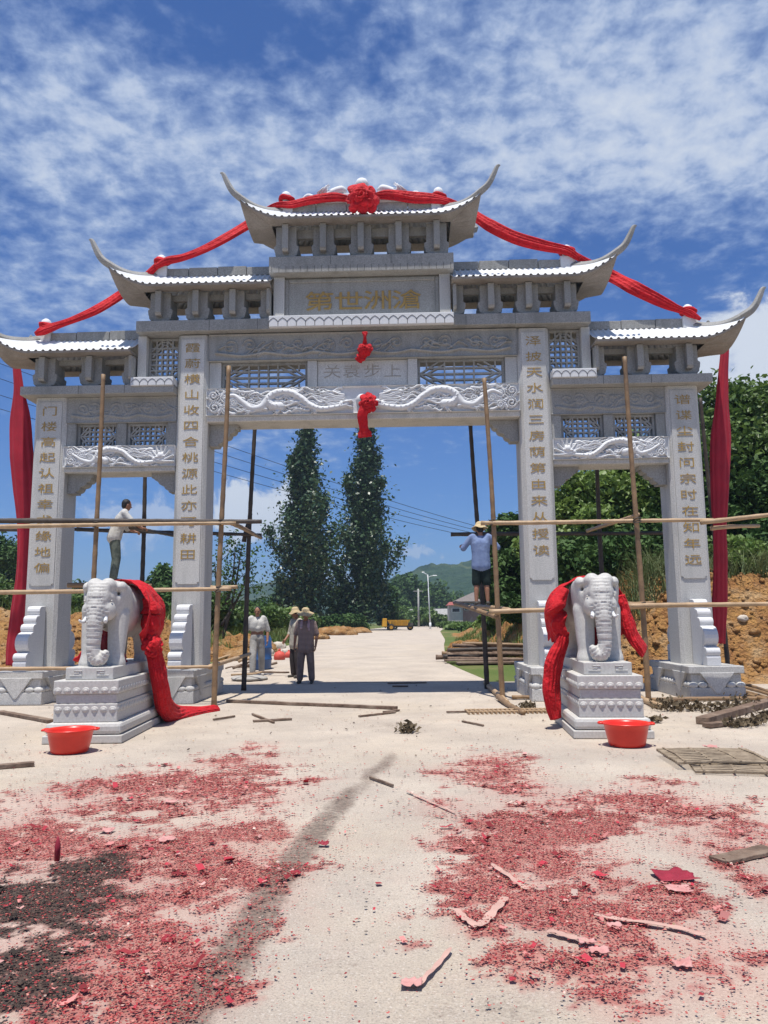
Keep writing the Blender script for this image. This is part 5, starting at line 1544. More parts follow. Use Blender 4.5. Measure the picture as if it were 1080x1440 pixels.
# man with rolled-up shirt
pw = gnd(361, 949)
person('man with white shirt rolled up over his belly beside the blue drum', pw, R(20),
       pose(face=(-.35,-1,-.15), elL=(-.27,.04,1.14), elR=(.27,.03,1.13), wrL=(-.27,-.08,.90), wrR=(.25,-.06,.88),
            knL=(-.12,-.12,.50), anL=(-.13,-.16,.085), knR=(.12,.03,.48), anR=(.14,.12,.085)),
       'white_shirt', 'white_trousers', shoes='shoe_pale', belly=True, short_sleeve=.5, loose=1.1, scale=1.07)

# ------------------------------------------------------------------ things on the ground
def basin(c, r, label, rz):
    t = thing('plastic_basin', label, 'basin', (c.x, c.y, .004), rz, 'red plastic basins')
    b = MB(); h = .27
    b.lathe([(0,.0),(r*.72,.0),(r*.76,.012),(r*.80,.06),(r*.90,h*.72),(r*.93,h*.92),(r*1.0,h*.95),(r*1.04,h),(r*1.035,h+.012),(r*.97,h+.010),(r*.90,h*.93),(r*.76,.05),(r*.70,.014),(0,.014)], 44)
    obj('tub', b, M['basin'], t, smooth=True)
    for s in (-1, 1):
        g = MB(); g.tube([(s*r*1.0, -.07, h+.004), (s*(r*1.13), -.05, h+.002), (s*(r*1.16), 0, h), (s*(r*1.13), .05, h+.002), (s*r*1.0, .07, h+.004)], .014, 8)
        obj('handle', g, M['basin'], t, smooth=True)
    return t
c = gnd(98, 1058); basin(c, .288, 'red plastic basin in front of the pedestal of the elephant below the worker in white', R(8))
c = gnd(882, 1049); basin(c, .288, 'red plastic basin in front of the pedestal nearest the bamboo mat', R(-10))

def plank(p, q, w, h, mat, label, seed=0, grp='loose boards and sticks on the ground', name='plank', z=0.0):
    p, q = Vector(p), Vector(q); d = (q-p); L = d.length; d.normalize(); n = Vector((-d.y, d.x, 0)).normalized()
    rng = random.Random(seed); b = MB(); k = 10; vs = []
    for i in range(k+1):
        o = p+d*(L*i/k); j = rng.uniform(-.12, .12)*w*.3
        zz = .006+z+rng.uniform(0, .004)
        for a, e in ((-1, 0), (1, 0), (1, 1), (-1, 1)): vs.append((o.x+n.x*(a*w/2+j), o.y+n.y*(a*w/2+j), o.z+zz+e*h))
    fs = [(i*4+a, i*4+(a+1) % 4, i*4+4+(a+1) % 4, i*4+4+a) for i in range(k) for a in range(4)]+[(3,2,1,0), (k*4, k*4+1, k*4+2, k*4+3)]
    b.add(vs, fs)
    return tag(obj(name, b, M[mat], None, bevel=.004), label, 'board', grp)
plank(gnd(320,988), gnd(558,998), .10, .05, 'timber', 'long thin plank lying across the road under the arch', 1)
plank(gnd(0,1004), gnd(72,1017), .13, .05, 'timber', 'weathered plank on the ground beside the plinth at the foot of the earth mound banner', 2)
plank(gnd(-40,1085), gnd(48,1078), .10, .045, 'timber', 'short board end poking into view beside the paper litter', 3)
plank(gnd(356,1016), gnd(410,1013), .08, .03, 'timber', 'short board piece lying in front of the long thin plank', 4)
plank(gnd(300,1014), gnd(330,1009), .035, .03, 'timber', 'thin stick by the end of the red train', 5, name='stick')
plank(gnd(355,1006), gnd(385,1018), .035, .03, 'timber', 'thin stick crossing the short board piece', 6, name='stick')
plank(gnd(988,1019), gnd(1086,991), .20, .10, 'timber', 'thick squared timber among the dry leaf clumps', 7, name='timber')
plank(gnd(993,1024), gnd(1062,1016), .14, .06, 'timber', 'shorter timber lying against the thick squared one', 8, name='timber')
for k, (a, b_, w, lab) in enumerate((((505,1009),(556,1003),.05,'thin stick near the end of the long plank'), ((628,1003),(660,1002),.05,'dark stick on the bare concrete in front of the hatted worker'),
    ((650,1016),(680,1022),.03,'thin greenish twig on the bare concrete'), ((541,1003),(560,1000),.09,'flat dark scrap at the tip of the long plank'), ((545,962),(600,961),.05,'dark stick lying just beyond the shadow of the arch'),
    ((552,966),(574,966),.12,'small dark board in the shadow of the arch'), ((520,1096),(553,1108),.02,'crooked twig in the dark tyre track'), ((1010,1215),(1085,1198),.14,'ochre board half in view among the red litter'))):
    plank(gnd(*a), gnd(*b_), w, .025, 'timber', lab, 20+k, name='stick')
pole(gnd(700,985)+Vector((0,0,.06)), gnd(735,1006)+Vector((0,0,.05)), .05, 'bamboo', 'bamboo offcut on the ground at the foot of the tall upright by the hatted worker', seed=51)
pole(gnd(683,962)+Vector((0,0,.05)), gnd(712,992)+Vector((0,0,.05)), .055, 'bamboo_pale', 'pale bamboo lying between the two uprights by the hatted worker', seed=52)
pole(gnd(720,984)+Vector((0,0,.04)), gnd(790,984)+Vector((0,0,.04)), .035, 'bamboo', 'bamboo lying along the foot of the plinth behind the red strip', seed=53)
pole(gnd(893,984)+Vector((0,0,.06)), gnd(930,998)+Vector((0,0,.06)), .06, 'bamboo_pale', 'short thick bamboo on the ground beside the caped elephant', seed=54)
pole(gnd(918,988)+Vector((0,0,.04)), gnd(1120,984)+Vector((0,0,.04)), .04, 'bamboo', 'long bamboo lying along the outer plinth by the tall tree', seed=55)
for k in range(4):
    pole(gnd(1035,962+k*5)+Vector((0,0,.05)), gnd(1110,985+k*4)+Vector((0,0,.05)), .035, 'bamboo', ['bamboo on the ground behind the outer plinth, farthest of four','bamboo on the ground behind the outer plinth, second farthest of four','bamboo on the ground behind the outer plinth, third farthest of four','bamboo on the ground behind the outer plinth, nearest of four'][k], seed=60+k)

# stack of poles and boards by the road
rng = random.Random(8)
STK = [(620,913,745,919,.0,.085,'timber'),(622,916,760,924,.12,.08,'timber'),(632,921,745,922,.18,.075,'timber'),(625,928,750,930,.10,.075,'bamboo'),(618,933,742,934,.0,.09,'timber'),
       (634,930,760,938,.2,.07,'bamboo_dark'),(630,936,745,941,.0,.08,'bamboo_dark'),(640,926,770,932,.28,.07,'timber'),(645,918,765,917,.30,.07,'bamboo'),(655,940,760,945,.0,.07,'timber')]
names = ['topmost', 'thick brown', 'reddish', 'pale', 'lowest long', 'darkest', 'dark short', 'crossing', 'thin upper', 'front']
for k, (x0, y0, x1, y1, dz, r, m_) in enumerate(STK):
    a, b_ = gnd(x0, y0+8), gnd(x1, y1+8)
    a.y = min(a.y, 9.5+.25*k*.3); 
    pole((a.x, 8.3+.16*(k % 5), .33+dz+.02*k), (a.x+3.4, 8.6+.17*((k*2) % 5), .33+dz*.9+.02*k), r*.8, m_, '%s log of the timber stack beside the road' % names[k], bend=.03, seed=70+k, name='log', group='logs in the timber stack')
plank((2.35, 7.55, gh(7.6)), (4.9, 7.8, gh(7.6)), .55, .05, 'timber', 'wide grey board lying in front of the timber stack', 90)
plank((2.0, 7.95, gh(7.6)+.06), (4.9, 8.1, gh(7.6)+.06), .35, .05, 'timber', 'dark board leaning on the timber stack', 91)

# bamboo mat
M['mat_slat'] = material('weathered_bamboo_slats', (.33,.26,.18), (.20,.15,.10), 9, 5, .7, .3, 50, .3)
c = Vector((4.22, -7.35, .0)); t = thing('bamboo_mat', 'slatted bamboo mat folded on the concrete beside the red litter', 'mat', (c.x, c.y, .006), R(-12))
for lay, (dx, dy, rot, wx, wy) in enumerate(((.22, -.18, 0, 1.05, .75), (-.02, .12, R(9), 1.0, .8))):
    mt = MB(); n = 13
    for k in range(n):
        y = -wy/2+wy*k/(n-1)
        mt.tube([(-wx/2, y, .0), (-wx*.15, y+.012*math.sin(k), .012+.01*math.sin(k*2.1)), (wx*.2, y-.01*math.sin(k*1.7), .01), (wx/2, y, .004)], .017, 6, flat=.6)
    for x in (-wx*.42, -wx*.14, wx*.14, wx*.42): mt.tube([(x, -wy/2-.02, .018), (x+.02, 0, .026), (x, wy/2+.02, .018)], .014, 6)
    v = Matrix.Rotation(rot, 3, 'Z')
    mt.v = [tuple(v @ Vector(p)+Vector((dx, dy, .02+.045*lay))) for p in mt.v]
    obj('bamboo_slats', mt, M['mat_slat'], t)
t = thing('bamboo_mat', 'narrow strip of woven bamboo lying beside the red strip at the pedestal', 'mat', (2.75, -2.55, .006), R(4))
mt = MB()
for k in range(22): mt.tube([(-.85+1.6*k/21, -.22, .02), (-.85+1.6*k/21, .22, .02)], .03, 6, flat=.5)
for y in (-.15, .15): mt.tube([(-.88, y, .036), (.78, y, .036)], .014, 6)
obj('bamboo_slats', mt, M['bamboo_pale'], t)

# dry leaf clumps, rocks, drum, bags
def leafquads(C, N_, size, rng, up=.35):
    """numpy leaves: centres C (n,3), sizes; returns verts, faces"""
    n = len(C)
    nrm = rng.normal(size=(n, 3)); nrm[:, 2] = np.abs(nrm[:, 2])*.9+up; nrm /= np.linalg.norm(nrm, axis=1)[:, None]
    a = np.cross(nrm, rng.normal(size=(n, 3))); a /= np.linalg.norm(a, axis=1)[:, None]; b = np.cross(nrm, a)
    s = size*(.65+.7*rng.random(n))[:, None]
    tip = C+a*s; tail = C-a*s; l = C+b*s*.55+nrm*s*.12; r = C-b*s*.55+nrm*s*.12
    V = np.stack([tail, r, tip, l], 1).reshape(-1, 3); F = np.arange(4*n).reshape(n, 4)
    return V, F
rs = np.random.default_rng(77)
for k, (px, py, r, lab) in enumerate(((948,1000,.28,'dry leaf clump nearest the outer plinth corner'), (972,999,.26,'dry leaf clump beside the bamboo along the outer plinth'), (1012,1003,.22,'dry leaf clump behind the shorter timber'),
        (1043,995,.26,'big dry leaf clump resting by the thick timber'), (1060,1020,.16,'dry leaf clump at the end of the shorter timber'), (1035,1022,.16,'dry leaf clump in front of the shorter timber'),
        (930,995,.18,'dry leaf clump by the short thick bamboo'), (1078,1012,.18,'dry leaf clump at the edge of the thick timber'), (575,1030,.15,'dry twig clump on the bare road'), (920,1016,.13,'small leaf clump beside the pedestal base by the basin'),
        (742,996,.14,'leaf clump at the end of the woven bamboo strip'))):
    c = gnd(px, py); n = int(110*r/.2)
    P = rs.normal(size=(n, 3))*np.array([r*.55, r*.5, r*.3]); P[:, 2] = np.abs(P[:, 2])+.02
    V, F = leafquads(P, None, .045, rs, .1)
    tag(link('dry_leaf_clump', mesh_np('dry_leaf_clump', V, F), M['dry_leaf'], None, (c.x, c.y, c.z+.004)), lab, 'dead leaves', 'dry leaf clumps on the concrete')

def rock(c, r, label, mat, seed, grp=None, name='rock', sq=.7):
    b = MB(); b.ell((0,0,0), (r, r*.85, r*sq), 18, 12)
    nz = fbm(seed, 4); V = np.array(b.v); d = V/np.maximum(1e-6, np.linalg.norm(V, axis=1))[:, None]
    V = V*(1+.7*(nz(d[:,0]*1.6+d[:,2]*2+9, d[:,1]*1.6-d[:,2]+9)-.5))[:, None]; b.v = [tuple(p) for p in V]
    return tag(obj(name, b, M[mat], None, smooth=True, loc=(c[0], c[1], c[2]+r*sq*.45)), label, name.replace('_', ' '), grp)
M['pale_rock'] = material('pale_rock', (.55,.49,.41), (.42,.37,.31), 6, 5, .9, .6, 12, .2)
M['sack'] = material('pale_sack', (.42,.40,.36), (.34,.32,.29), 8, 5, .9, .6, 14, .2)
M['barrel'] = material('blue_plastic', (.03,.09,.24), (.025,.075,.20), 5, 3, .4, 0, 1, .5)
M['bag_red'] = material('red_bag', (.62,.10,.07), (.50,.07,.05), 6, 3, .6, .4, 12, .3)
drum = thing('drum', 'blue plastic drum standing behind the man with the rolled-up shirt', 'drum', gnd(367, 941))
b = MB(); b.lathe([(0,0),(.26,0),(.29,.03),(.30,.25),(.315,.27),(.315,.30),(.30,.32),(.30,.58),(.315,.60),(.315,.63),(.30,.65),(.29,.88),(.25,.92),(0,.92)], 30); obj('shell', b, M['barrel'], drum, smooth=True)
b = MB(); b.lathe([(.265,.921),(.265,.945),(.23,.95),(0,.95)], 30); obj('lid', b, M['barrel'], drum, smooth=True)
rock(gnd(350,956), .50, 'pale flat sack of cement on the ground by the man with the rolled-up shirt', 'sack', 3, name='cement_sack', sq=.18)
def bag(px, py, r, label, seed):
    c = gnd(px, py); t_ = thing('plastic_bag', label, 'bag', c, 0, 'red bags at the roadside')
    b = MB(); b.lathe([(0,0),(r*.8,.0),(r,.12*r),(r*1.02,r*.8),(r*.8,r*1.25),(r*.3,r*1.5),(r*.12,r*1.6),(0,r*1.6)], 20)
    V = np.array(b.v); nz = fbm(seed, 4); V[:, :2] *= (1+.35*(nz(V[:,0]*6+9, V[:,2]*6+V[:,1]*4+9)-.5))[:, None]; b.v = [tuple(p) for p in V]
    obj('sack', b, M['bag_red'], t_, smooth=True)
    b = MB(); b.ell((0, 0, r*1.72), (r*.25, r*.2, r*.2), 10, 8); obj('knot', b, M['bag_red'], t_, smooth=True)
bag(393, 928, .20, 'red plastic bag at the roadside, the fuller of two', 3); bag(406, 925, .15, 'smaller red plastic bag at the roadside behind the hatted pair', 5)
rr = random.Random(4)
RK = [(392,890,.55,'large pale slab of stone among the roadside weeds'),(379,898,.35,'pale stone below the large slab in the weeds'),(402,905,.35,'pale stone between the red bags and the slab'),(243,888,.4,'white stone on the red earth beside the elephant train'),
      (990,868,.35,'pale stone in the orange bank by the hanging banner'),(1045,872,.22,'small pale stone high on the orange bank'),(960,925,.2,'small stone low on the orange bank')]
for k, (px, py, r, lab) in enumerate(RK):
    if px < 600: c = gnd(px, py+ (22 if py < 900 else 14)); c = Vector((c.x, c.y, float(left_height(np.array([c.x]), np.array([c.y]))[0]) if c.x < -5.5 else c.z))
    else:
        d_ = px_dir(px, py); c = None
        for q in range(100, 400):
            p_ = CAM+d_*(q*.1)
            if p_.y > 2.6 and p_.z < float(right_height(np.array([p_.x]), np.array([p_.y]))[0]): c = p_; break
        if c is None: continue
    rock(c, r*.6, lab, 'pale_rock', 20+k, 'pale stones on the earth banks')

# heap of broken sticks beside the inner plinth, and low piles of dirt along the road
rng = random.Random(15)
STK_L = ['pale split stick', 'thick broken stick', 'short stub', 'long crooked stick', 'thin brown stick', 'stick with a forked look', 'dark stick', 'stick on top', 'stick nearest the upright pole', 'stick nearest the cement sack', 'stick farthest from the road', 'low pale stick', 'steep leaning stick', 'half-buried stick']
for k in range(14):
    a = gnd(rng.uniform(303, 350), rng.uniform(925, 965)); an = rng.uniform(-.6, .6)+(0 if k % 3 else 1.2); l = rng.uniform(.5, 1.2)
    z = .05+.03*(k % 5)
    pole(a+Vector((0,0,z)), a+Vector((math.cos(an)*l, math.sin(an)*l, z+rng.uniform(.0, .22))), rng.uniform(.02, .045), 'timber' if k % 2 else 'bamboo_pale', STK_L[k]+' in the heap of broken sticks by the inner plinth', seed=200+k, bend=.04, name='stick', group='heap of broken sticks')
for k, (px, py, r, sq) in enumerate(((338,918,1.5,.45),(470,893,2.1,.38),(500,890,1.9,.30),(440,899,1.2,.35),(320,928,1.1,.4),(662,918,1.0,.5))):
    c = gnd(px, py); b = MB(); b.ell((0,0,0), (r, r*.8, r*sq), 40, 24); V = np.array(b.v); nz = fbm(300+k, 6)
    d = V/np.maximum(1e-6, np.linalg.norm(V, axis=1))[:, None]
    V = V*(1+.75*(nz(d[:,0]*2.6+9, d[:,1]*2.6+d[:,2]*2.4+9)-.5)+.25*(nz(d[:,0]*9+9, d[:,1]*9+d[:,2]*7+9)-.5))[:, None]; b.v = [tuple(p) for p in V]
    tag(obj('dirt_pile', b, M['earth'], None, smooth=True, loc=(c.x, c.y, c.z)), kind='structure')
# ------------------------------------------------------------------ trees and plants
def hit(fn, px, py, y0=3, y1=60):
    d = px_dir(px, py); s = (y0-CAM.y)/d.y
    while s < y1+16:
        p = CAM+d*s
        if p.z <= float(fn(np.array([p.x]), np.array([p.y]))[0]): return p
        s += .1
    return None
def foliage(V, F, name, mat, parent):
    return link(name, mesh_np(name, V, F), M[mat], parent)

def poplar(loc, H, label, seed, rm=5.0, nl=64, leaf=.30, group='tall poplars beyond the arch', mat='leaf_poplar', n_leaf=15000, low=.05):
    t = thing('poplar_tree', label, 'tree', loc, 0, group)
    rng = np.random.default_rng(seed); rnd = random.Random(seed)
    tr = MB()
    lean = rnd.uniform(-.3, .3)
    trunk = spline([(0,0,-.3), (lean*.3, 0, H*.3), (lean, .1, H*.65), (lean*1.2, 0, H*.97)], 24)
    tr.tube(trunk, list(np.interp(np.linspace(0,1,24), [0,.1,1], [.36,.27,.03])), 9)
    C = []
    for k in range(nl):
        f = low+(.97-low)*(k+rnd.random())/nl
        i = min(23, int(f*23)); b = trunk[i]
        az = k*2.399+rnd.uniform(-.4, .4)
        rad = rm*min(1.0, (1-f)/.78)**1.2+.2
        ln = rad/.66*rnd.uniform(.42, 1.10)*(1.35 if k % 5 == 0 else 1.0)
        el = R(rnd.uniform(30, 56))+f*.30
        p = [Vector(b)]
        for s in (.35, .7, 1.0):
            e = el+s*.28
            p.append(Vector(b)+Vector((math.cos(az)*math.cos(e), math.sin(az)*math.cos(e), math.sin(e)))*ln*s)
        tr.tube(p, [.085*(1-f)+.02, .06*(1-f)+.015, .03, .012], 5)
        q = spline(p, 14)
        for s in range(2, 14):
            w = ln*.075*(.6+.4*math.sin(PI*s/14))+.30
            m = int(n_leaf/nl/12*rnd.uniform(.5, 1.4))
            C.append(q[s]+rng.normal(size=(m, 3))*np.array([w, w, w*1.05])*.62)
    ii = rng.integers(2, 24, n_leaf//5); rr_ = (rm*np.minimum(1, (1-ii/23)/.56)*.30+.25)[:, None]
    C.append(trunk[ii]+rng.normal(size=(n_leaf//5, 3))*np.array([1, 1, .5])*rr_)
    C = np.vstack(C)
    V, F = leafquads(C, None, leaf, rng, .25)
    obj('trunk', tr, M['bark'], t, smooth=True)
    foliage(V, F, 'crown', mat, t)
    return t

def broadleaf(loc, H, rad, label, seed, leaf=.16, n=16000, mat='leaf', group=None, kind='broadleaf_tree', trunk_h=.35, nl=26, sq=.8):
    t = thing(kind, label, 'tree', loc, 0, group)
    rng = np.random.default_rng(seed); rnd = random.Random(seed)
    tr = MB(); top = Vector((rnd.uniform(-.3,.3), rnd.uniform(-.2,.2), H*.75))
    tr.tube(spline([(0,0,-.3), (.1,0,H*.3), top], 14), list(np.linspace(.04*H*.55, .03, 14)), 8)
    C = []
    for k in range(nl):
        az = k*2.399; f = (k+.5)/nl
        zc = H*(trunk_h+(1-trunk_h)*f*.93)
        prof = math.sin(PI*min(1, .18+.80*f))**.7
        rr = rad*prof*rnd.uniform(.45, 1.0)
        c = Vector((math.cos(az)*rr, math.sin(az)*rr*.9, zc*rnd.uniform(.94, 1.04)))
        base = Vector((0,0,H*(.2+.4*f))); tr.tube([base, base.lerp(c, .6)+Vector((0,0,.2)), c], [.05*H*.2, .03*H*.2, .012], 5)
        w = rad*rnd.uniform(.22, .42)
        m = n//nl
        # leaves sit in a shell round each clump, with sprays poking out
        d = rng.normal(size=(m, 3)); d /= np.linalg.norm(d, axis=1)[:, None]
        rr_ = w*(.30+.80*rng.random(m)**.55)[:, None]
        C.append(np.array(c)+d*rr_*np.array([1, 1, sq])+rng.normal(size=(m, 3))*.07*rad)
    C = np.vstack(C); V, F = leafquads(C, None, leaf, rng, .4)
    obj('trunk', tr, M['bark'], t, smooth=True)
    foliage(V, F, 'crown', mat, t)
    return t

def bush(loc, r, h, label, seed, leaf=.11, n=3500, mat='leaf', group='bushes on the banks', kind='bush'):
    rng = np.random.default_rng(seed); rnd = random.Random(seed); C = []
    for k in range(9):
        a = k*2.4; q = r*.65*math.sqrt((k+.3)/9); c = np.array([math.cos(a)*q, math.sin(a)*q, h*rnd.uniform(.25, .75)])
        m = n//9; d = rng.normal(size=(m, 3)); d /= np.linalg.norm(d, axis=1)[:, None]
        C.append(c+d*(rng.random(m)**.4)[:, None]*np.array([r*.45, r*.45, h*.36]))
    C = np.vstack(C); C[:, 2] = np.maximum(C[:, 2], .03)
    V, F = leafquads(C, None, leaf, rng, .4)
    o = link(kind, mesh_np(kind, V, F), M[mat], None, loc)
    return tag(o, label, 'bush', group)

def blades(n, region, hfn, h0, h1, w, name, label, mat, seed, droop=.5, kindtag='stuff', mask=None):
    """many bent blades of grass as one mass"""
    rng = np.random.default_rng(seed)
    X = rng.uniform(region[0], region[1], n); Y = rng.uniform(region[2], region[3], n)
    if mask is not None:
        k = mask(X, Y, rng); X, Y = X[k], Y[k]
    n = len(X); Z = hfn(X, Y)
    az = rng.uniform(0, 2*PI, n); h = rng.uniform(h0, h1, n); dr = droop*rng.uniform(.3, 1.2, n)
    dx, dy = np.cos(az), np.sin(az); sx, sy = -dy*w/2, dx*w/2
    rows = []
    for t, wf in ((0, 1), (.5, .8), (1, .08)):
        ox, oy, oz = X+dx*h*dr*t*t, Y+dy*h*dr*t*t, Z+h*(t-.35*dr*t*t)-.02
        rows += [np.stack([ox-sx*wf, oy-sy*wf, oz], 1), np.stack([ox+sx*wf, oy+sy*wf, oz], 1)]
    V = np.stack(rows, 1).reshape(-1, 3)
    b = np.arange(n)[:, None]*6
    F = np.vstack([b+np.array([0,1,3,2]), b+np.array([2,3,5,4])])
    o = link(name, mesh_np(name, V, F), M[mat])
    tag(o, label, 'grass', None, kindtag)
    return o

# poplars
def far(px, py, y): c = at(px, py, y); return Vector((c.x, y, gh(y)))
poplar(far(430, 884, 84), 29.5, 'tall poplar beyond the arch, its trunk behind the hatted pair in the road', 11, 6.3, n_leaf=36000, leaf=.26, nl=50)
poplar(far(514, 884, 88), 32.5, 'tall poplar beyond the arch, on the side of the yellow truck', 23, 5.4, n_leaf=36000, leaf=.26, nl=52)
for k, (px, y, h, lab) in enumerate(((478, 92, 6, 'shorter dark tree filling the gap between the two poplars'), (402, 88, 6.5, 'low dark tree on the mound side of the poplars'), (545, 96, 6.5, 'low dark tree next to the yellow truck'))):
    broadleaf(far(px, 884, y), h, h*.30, lab, 40+k, leaf=.26, n=9000, mat='leaf_dark', group='low dark trees under the poplars', trunk_h=.12)
# slender leaning sapling beside the pillar
c = gnd(309, 917); t = thing('sapling', 'thin leaning sapling with sparse leaves beside the inner pillar nearest the rolled-shirt man', 'tree', c)
tr = MB(); rng = np.random.default_rng(3); rnd = random.Random(3); C = []
for a, b_ in (((311,905),(340,768)), ((303,905),(302,790)), ((312,880),(352,800)), ((318,850),(330,780))):
    p0, p1 = at(*a, c.y), at(*b_, c.y); d = p1-p0
    q = spline([p0-c, (p0+p1)/2-c+Vector((.1,0,0)), p1-c], 14); tr.tube(q, list(np.linspace(.09, .02, 14)), 6)
    for k in range(9):
        s = q[4+k]; e = s+np.array([rnd.uniform(-.9,.9), rnd.uniform(-.5,.5), rnd.uniform(.1,.9)])
        tr.tube([s, (s+e)/2+np.array([0,0,.05]), e], [.018,.012,.006], 4)
        C.append(e+rng.normal(size=(26, 3))*.26)
V, F = leafquads(np.vstack(C), None, .085, rng, .2)
obj('trunk', tr, M['bark'], t, smooth=True); foliage(V, F, 'crown', 'leaf_dark', t)

# right bank: bamboo thicket, big leafy tree, small trees
def bank(px, y):
    c = at(px, 860, y); return Vector((c.x, y, float(right_height(np.array([c.x]), np.array([y]))[0])))
def tree_to(px, ytop, y, **k): # height so that the top reaches a sighted row
    b = bank(px, y); return b, at(px, ytop, y).z-b.z
b, h = tree_to(1052, 548, 12); broadleaf(b, h, 3.1, 'tall leafy tree at the edge of the view beside the long hanging banner', 61, leaf=.115, n=52000, mat='leaf', nl=40, trunk_h=.10)
b, h = tree_to(1000, 585, 15); broadleaf(b, h, 2.2, 'leafy tree behind the outer pillar, between pillar and hanging banner', 62, leaf=.13, n=18000, mat='leaf_dark', nl=26, trunk_h=.12)
b, h = tree_to(1085, 660, 9.5); broadleaf(b, h, 2.0, 'dark lower tree under the tall leafy one by the hanging banner', 68, leaf=.11, n=18000, mat='leaf_dark', nl=24, trunk_h=.05)
b, h = tree_to(905, 625, 14); broadleaf(b, h, 2.5, 'tall yellow-green bamboo clump seen through the side opening, topmost one', 63, leaf=.12, n=26000, mat='leaf_bamboo', kind='bamboo_clump', group='bamboo clumps on the bank', nl=30, trunk_h=.05)
b, h = tree_to(838, 668, 13); broadleaf(b, h, 2.0, 'yellow-green bamboo clump against the sky in the side opening', 64, leaf=.12, n=22000, mat='leaf_bamboo', kind='bamboo_clump', group='bamboo clumps on the bank', nl=26, trunk_h=.05)
b, h = tree_to(792, 702, 14); broadleaf(b, h, 1.5, 'bamboo clump just beside the pillar behind the caped elephant', 65, leaf=.12, n=12000, mat='leaf_bamboo', kind='bamboo_clump', group='bamboo clumps on the bank', nl=20, trunk_h=.05)
b, h = tree_to(870, 772, 9.5); broadleaf(b, h, 1.9, 'dark shrubby tree in front of the bamboo clumps', 66, leaf=.11, n=18000, mat='leaf_dark', nl=22, trunk_h=.02)
b, h = tree_to(940, 735, 10); broadleaf(b, h, 1.6, 'dark shrubby tree half behind the outer pillar', 67, leaf=.11, n=12000, mat='leaf_dark', nl=20, trunk_h=.02)
b, h = tree_to(715, 722, 22); broadleaf(b, h, 1.35, 'slim dark tree between the hatted worker and the pillar', 69, leaf=.15, n=12000, mat='leaf_dark', nl=20, trunk_h=.12)
b, h = tree_to(728, 770, 17); broadleaf(b, h, 1.3, 'dark tree close against the pillar behind the timber stack', 70, leaf=.13, n=9000, mat='leaf_dark', nl=18, trunk_h=.02)
BL = [(708,16,.8,1.0,'leaf_bamboo','yellow-green bush below the slim dark tree'), (728,13,.9,1.3,'leaf_dark','dark bush at the foot of the pillar behind the timber stack'), (694,19,.8,.7,'leaf','bush on the grassy slope beneath the feet of the hatted worker'),
      (1010,7.5,1.0,1.2,'leaf','bush above the orange bank beside the hanging banner'), (1058,6.8,1.1,1.0,'leaf_bamboo','yellow-green bush on the bank at the edge of the view'), (1040,5.6,.5,.6,'leaf_bamboo','small bush low on the orange bank'),
      (1085,7.8,1.2,1.6,'leaf_dark','dark bush under the tall leafy tree')]
for k, (px, y, r, h, m_, lab) in enumerate(BL): bush(bank(px, y), r, h, lab, 80+k, mat=m_, n=3200)
blades(9000, (5.2, 15, 4.6, 9.4), right_height, .4, 1.2, .022, 'long_grass', 'long arching grass along the top of the orange bank', 'reed', 5, droop=1.1,
       mask=lambda X, Y, r: (right_height(X, Y)-ghv(Y) > 1.25) & (fbm(9,3)(X*.7, Y*.7) > .40))
blades(16000, (2.4, 9, 8.6, 34), right_height, .12, .42, .03, 'grass', 'green grass on the slope beyond the timber stack', 'grass', 6, droop=.6,
       mask=lambda X, Y, r: (X > np.interp(Y, [8, 14, 26, 36], [3.0, 2.9, 3.4, 4.0])) & (fbm(19,3)(X*.8, Y*.5) > .25))
# left side: weeds and bushes on the mound, trees far behind
blades(16000, (-16, -5.4, 11, 48), left_height, .25, .95, .035, 'weeds', 'tall green weeds along the roadside beyond the arch', 'grass', 7, droop=.6,
       mask=lambda X, Y, r: (X < np.interp(Y, [8, 12, 18, 26, 45], [-7.6, -6.4, -6.1, -6.4, -6.9])) & (Y > 14+.8*(X+12)*(X < -9)) & (fbm(29,3)(X*.5, Y*.3) > .30))
LB = [(300,22,1.2,1.7,'leaf','bush behind the earth beside the inner pillar nearest the rolled-shirt man'),(330,26,1.4,1.6,'leaf','bush in the weeds behind the man with the rolled-up shirt'),(370,32,1.6,1.9,'leaf','rounded bush in the weeds under the low dark tree'),
      (262,24,1.5,1.7,'leaf_dark','dark bush between the pillar and the red cape'),(225,26,1.6,2.4,'leaf_dark','dark bush standing up behind the red cape'),(120,28,1.7,2.2,'leaf','bush beyond the mound between the outer pillar and the elephant'),
      (20,26,1.9,2.5,'leaf_dark','dark bush beyond the mound outside the hanging banner'),(-15,24,2.0,2.8,'leaf','green bush at the edge of the view beyond the mound'),(100,34,2.0,3.2,'leaf_dark','tall dark bush seen past the outer pillar'),
      (415,48,2.0,1.8,'leaf','bush at the roadside under the poplars'),(455,60,2.2,1.8,'leaf_dark','dark bush in the shade under the poplars'),(395,44,1.8,1.7,'leaf_bamboo','yellow-green bush behind the hatted pair'),
      (490,72,2.4,2.0,'leaf_dark','dark bush near the trunk of the poplar by the truck'),(350,38,1.8,2.1,'leaf_dark','dark bush behind the sapling')]
for k, (px, y, r, h, m_, lab) in enumerate(LB):
    c = at(px, 870, y); z = float(left_height(np.array([c.x]), np.array([y]))[0])
    bush(Vector((c.x, y, max(z, gh(y)-.03))), r, h, lab, 120+k, leaf=.13 if y < 40 else .2, mat=m_, n=4200)
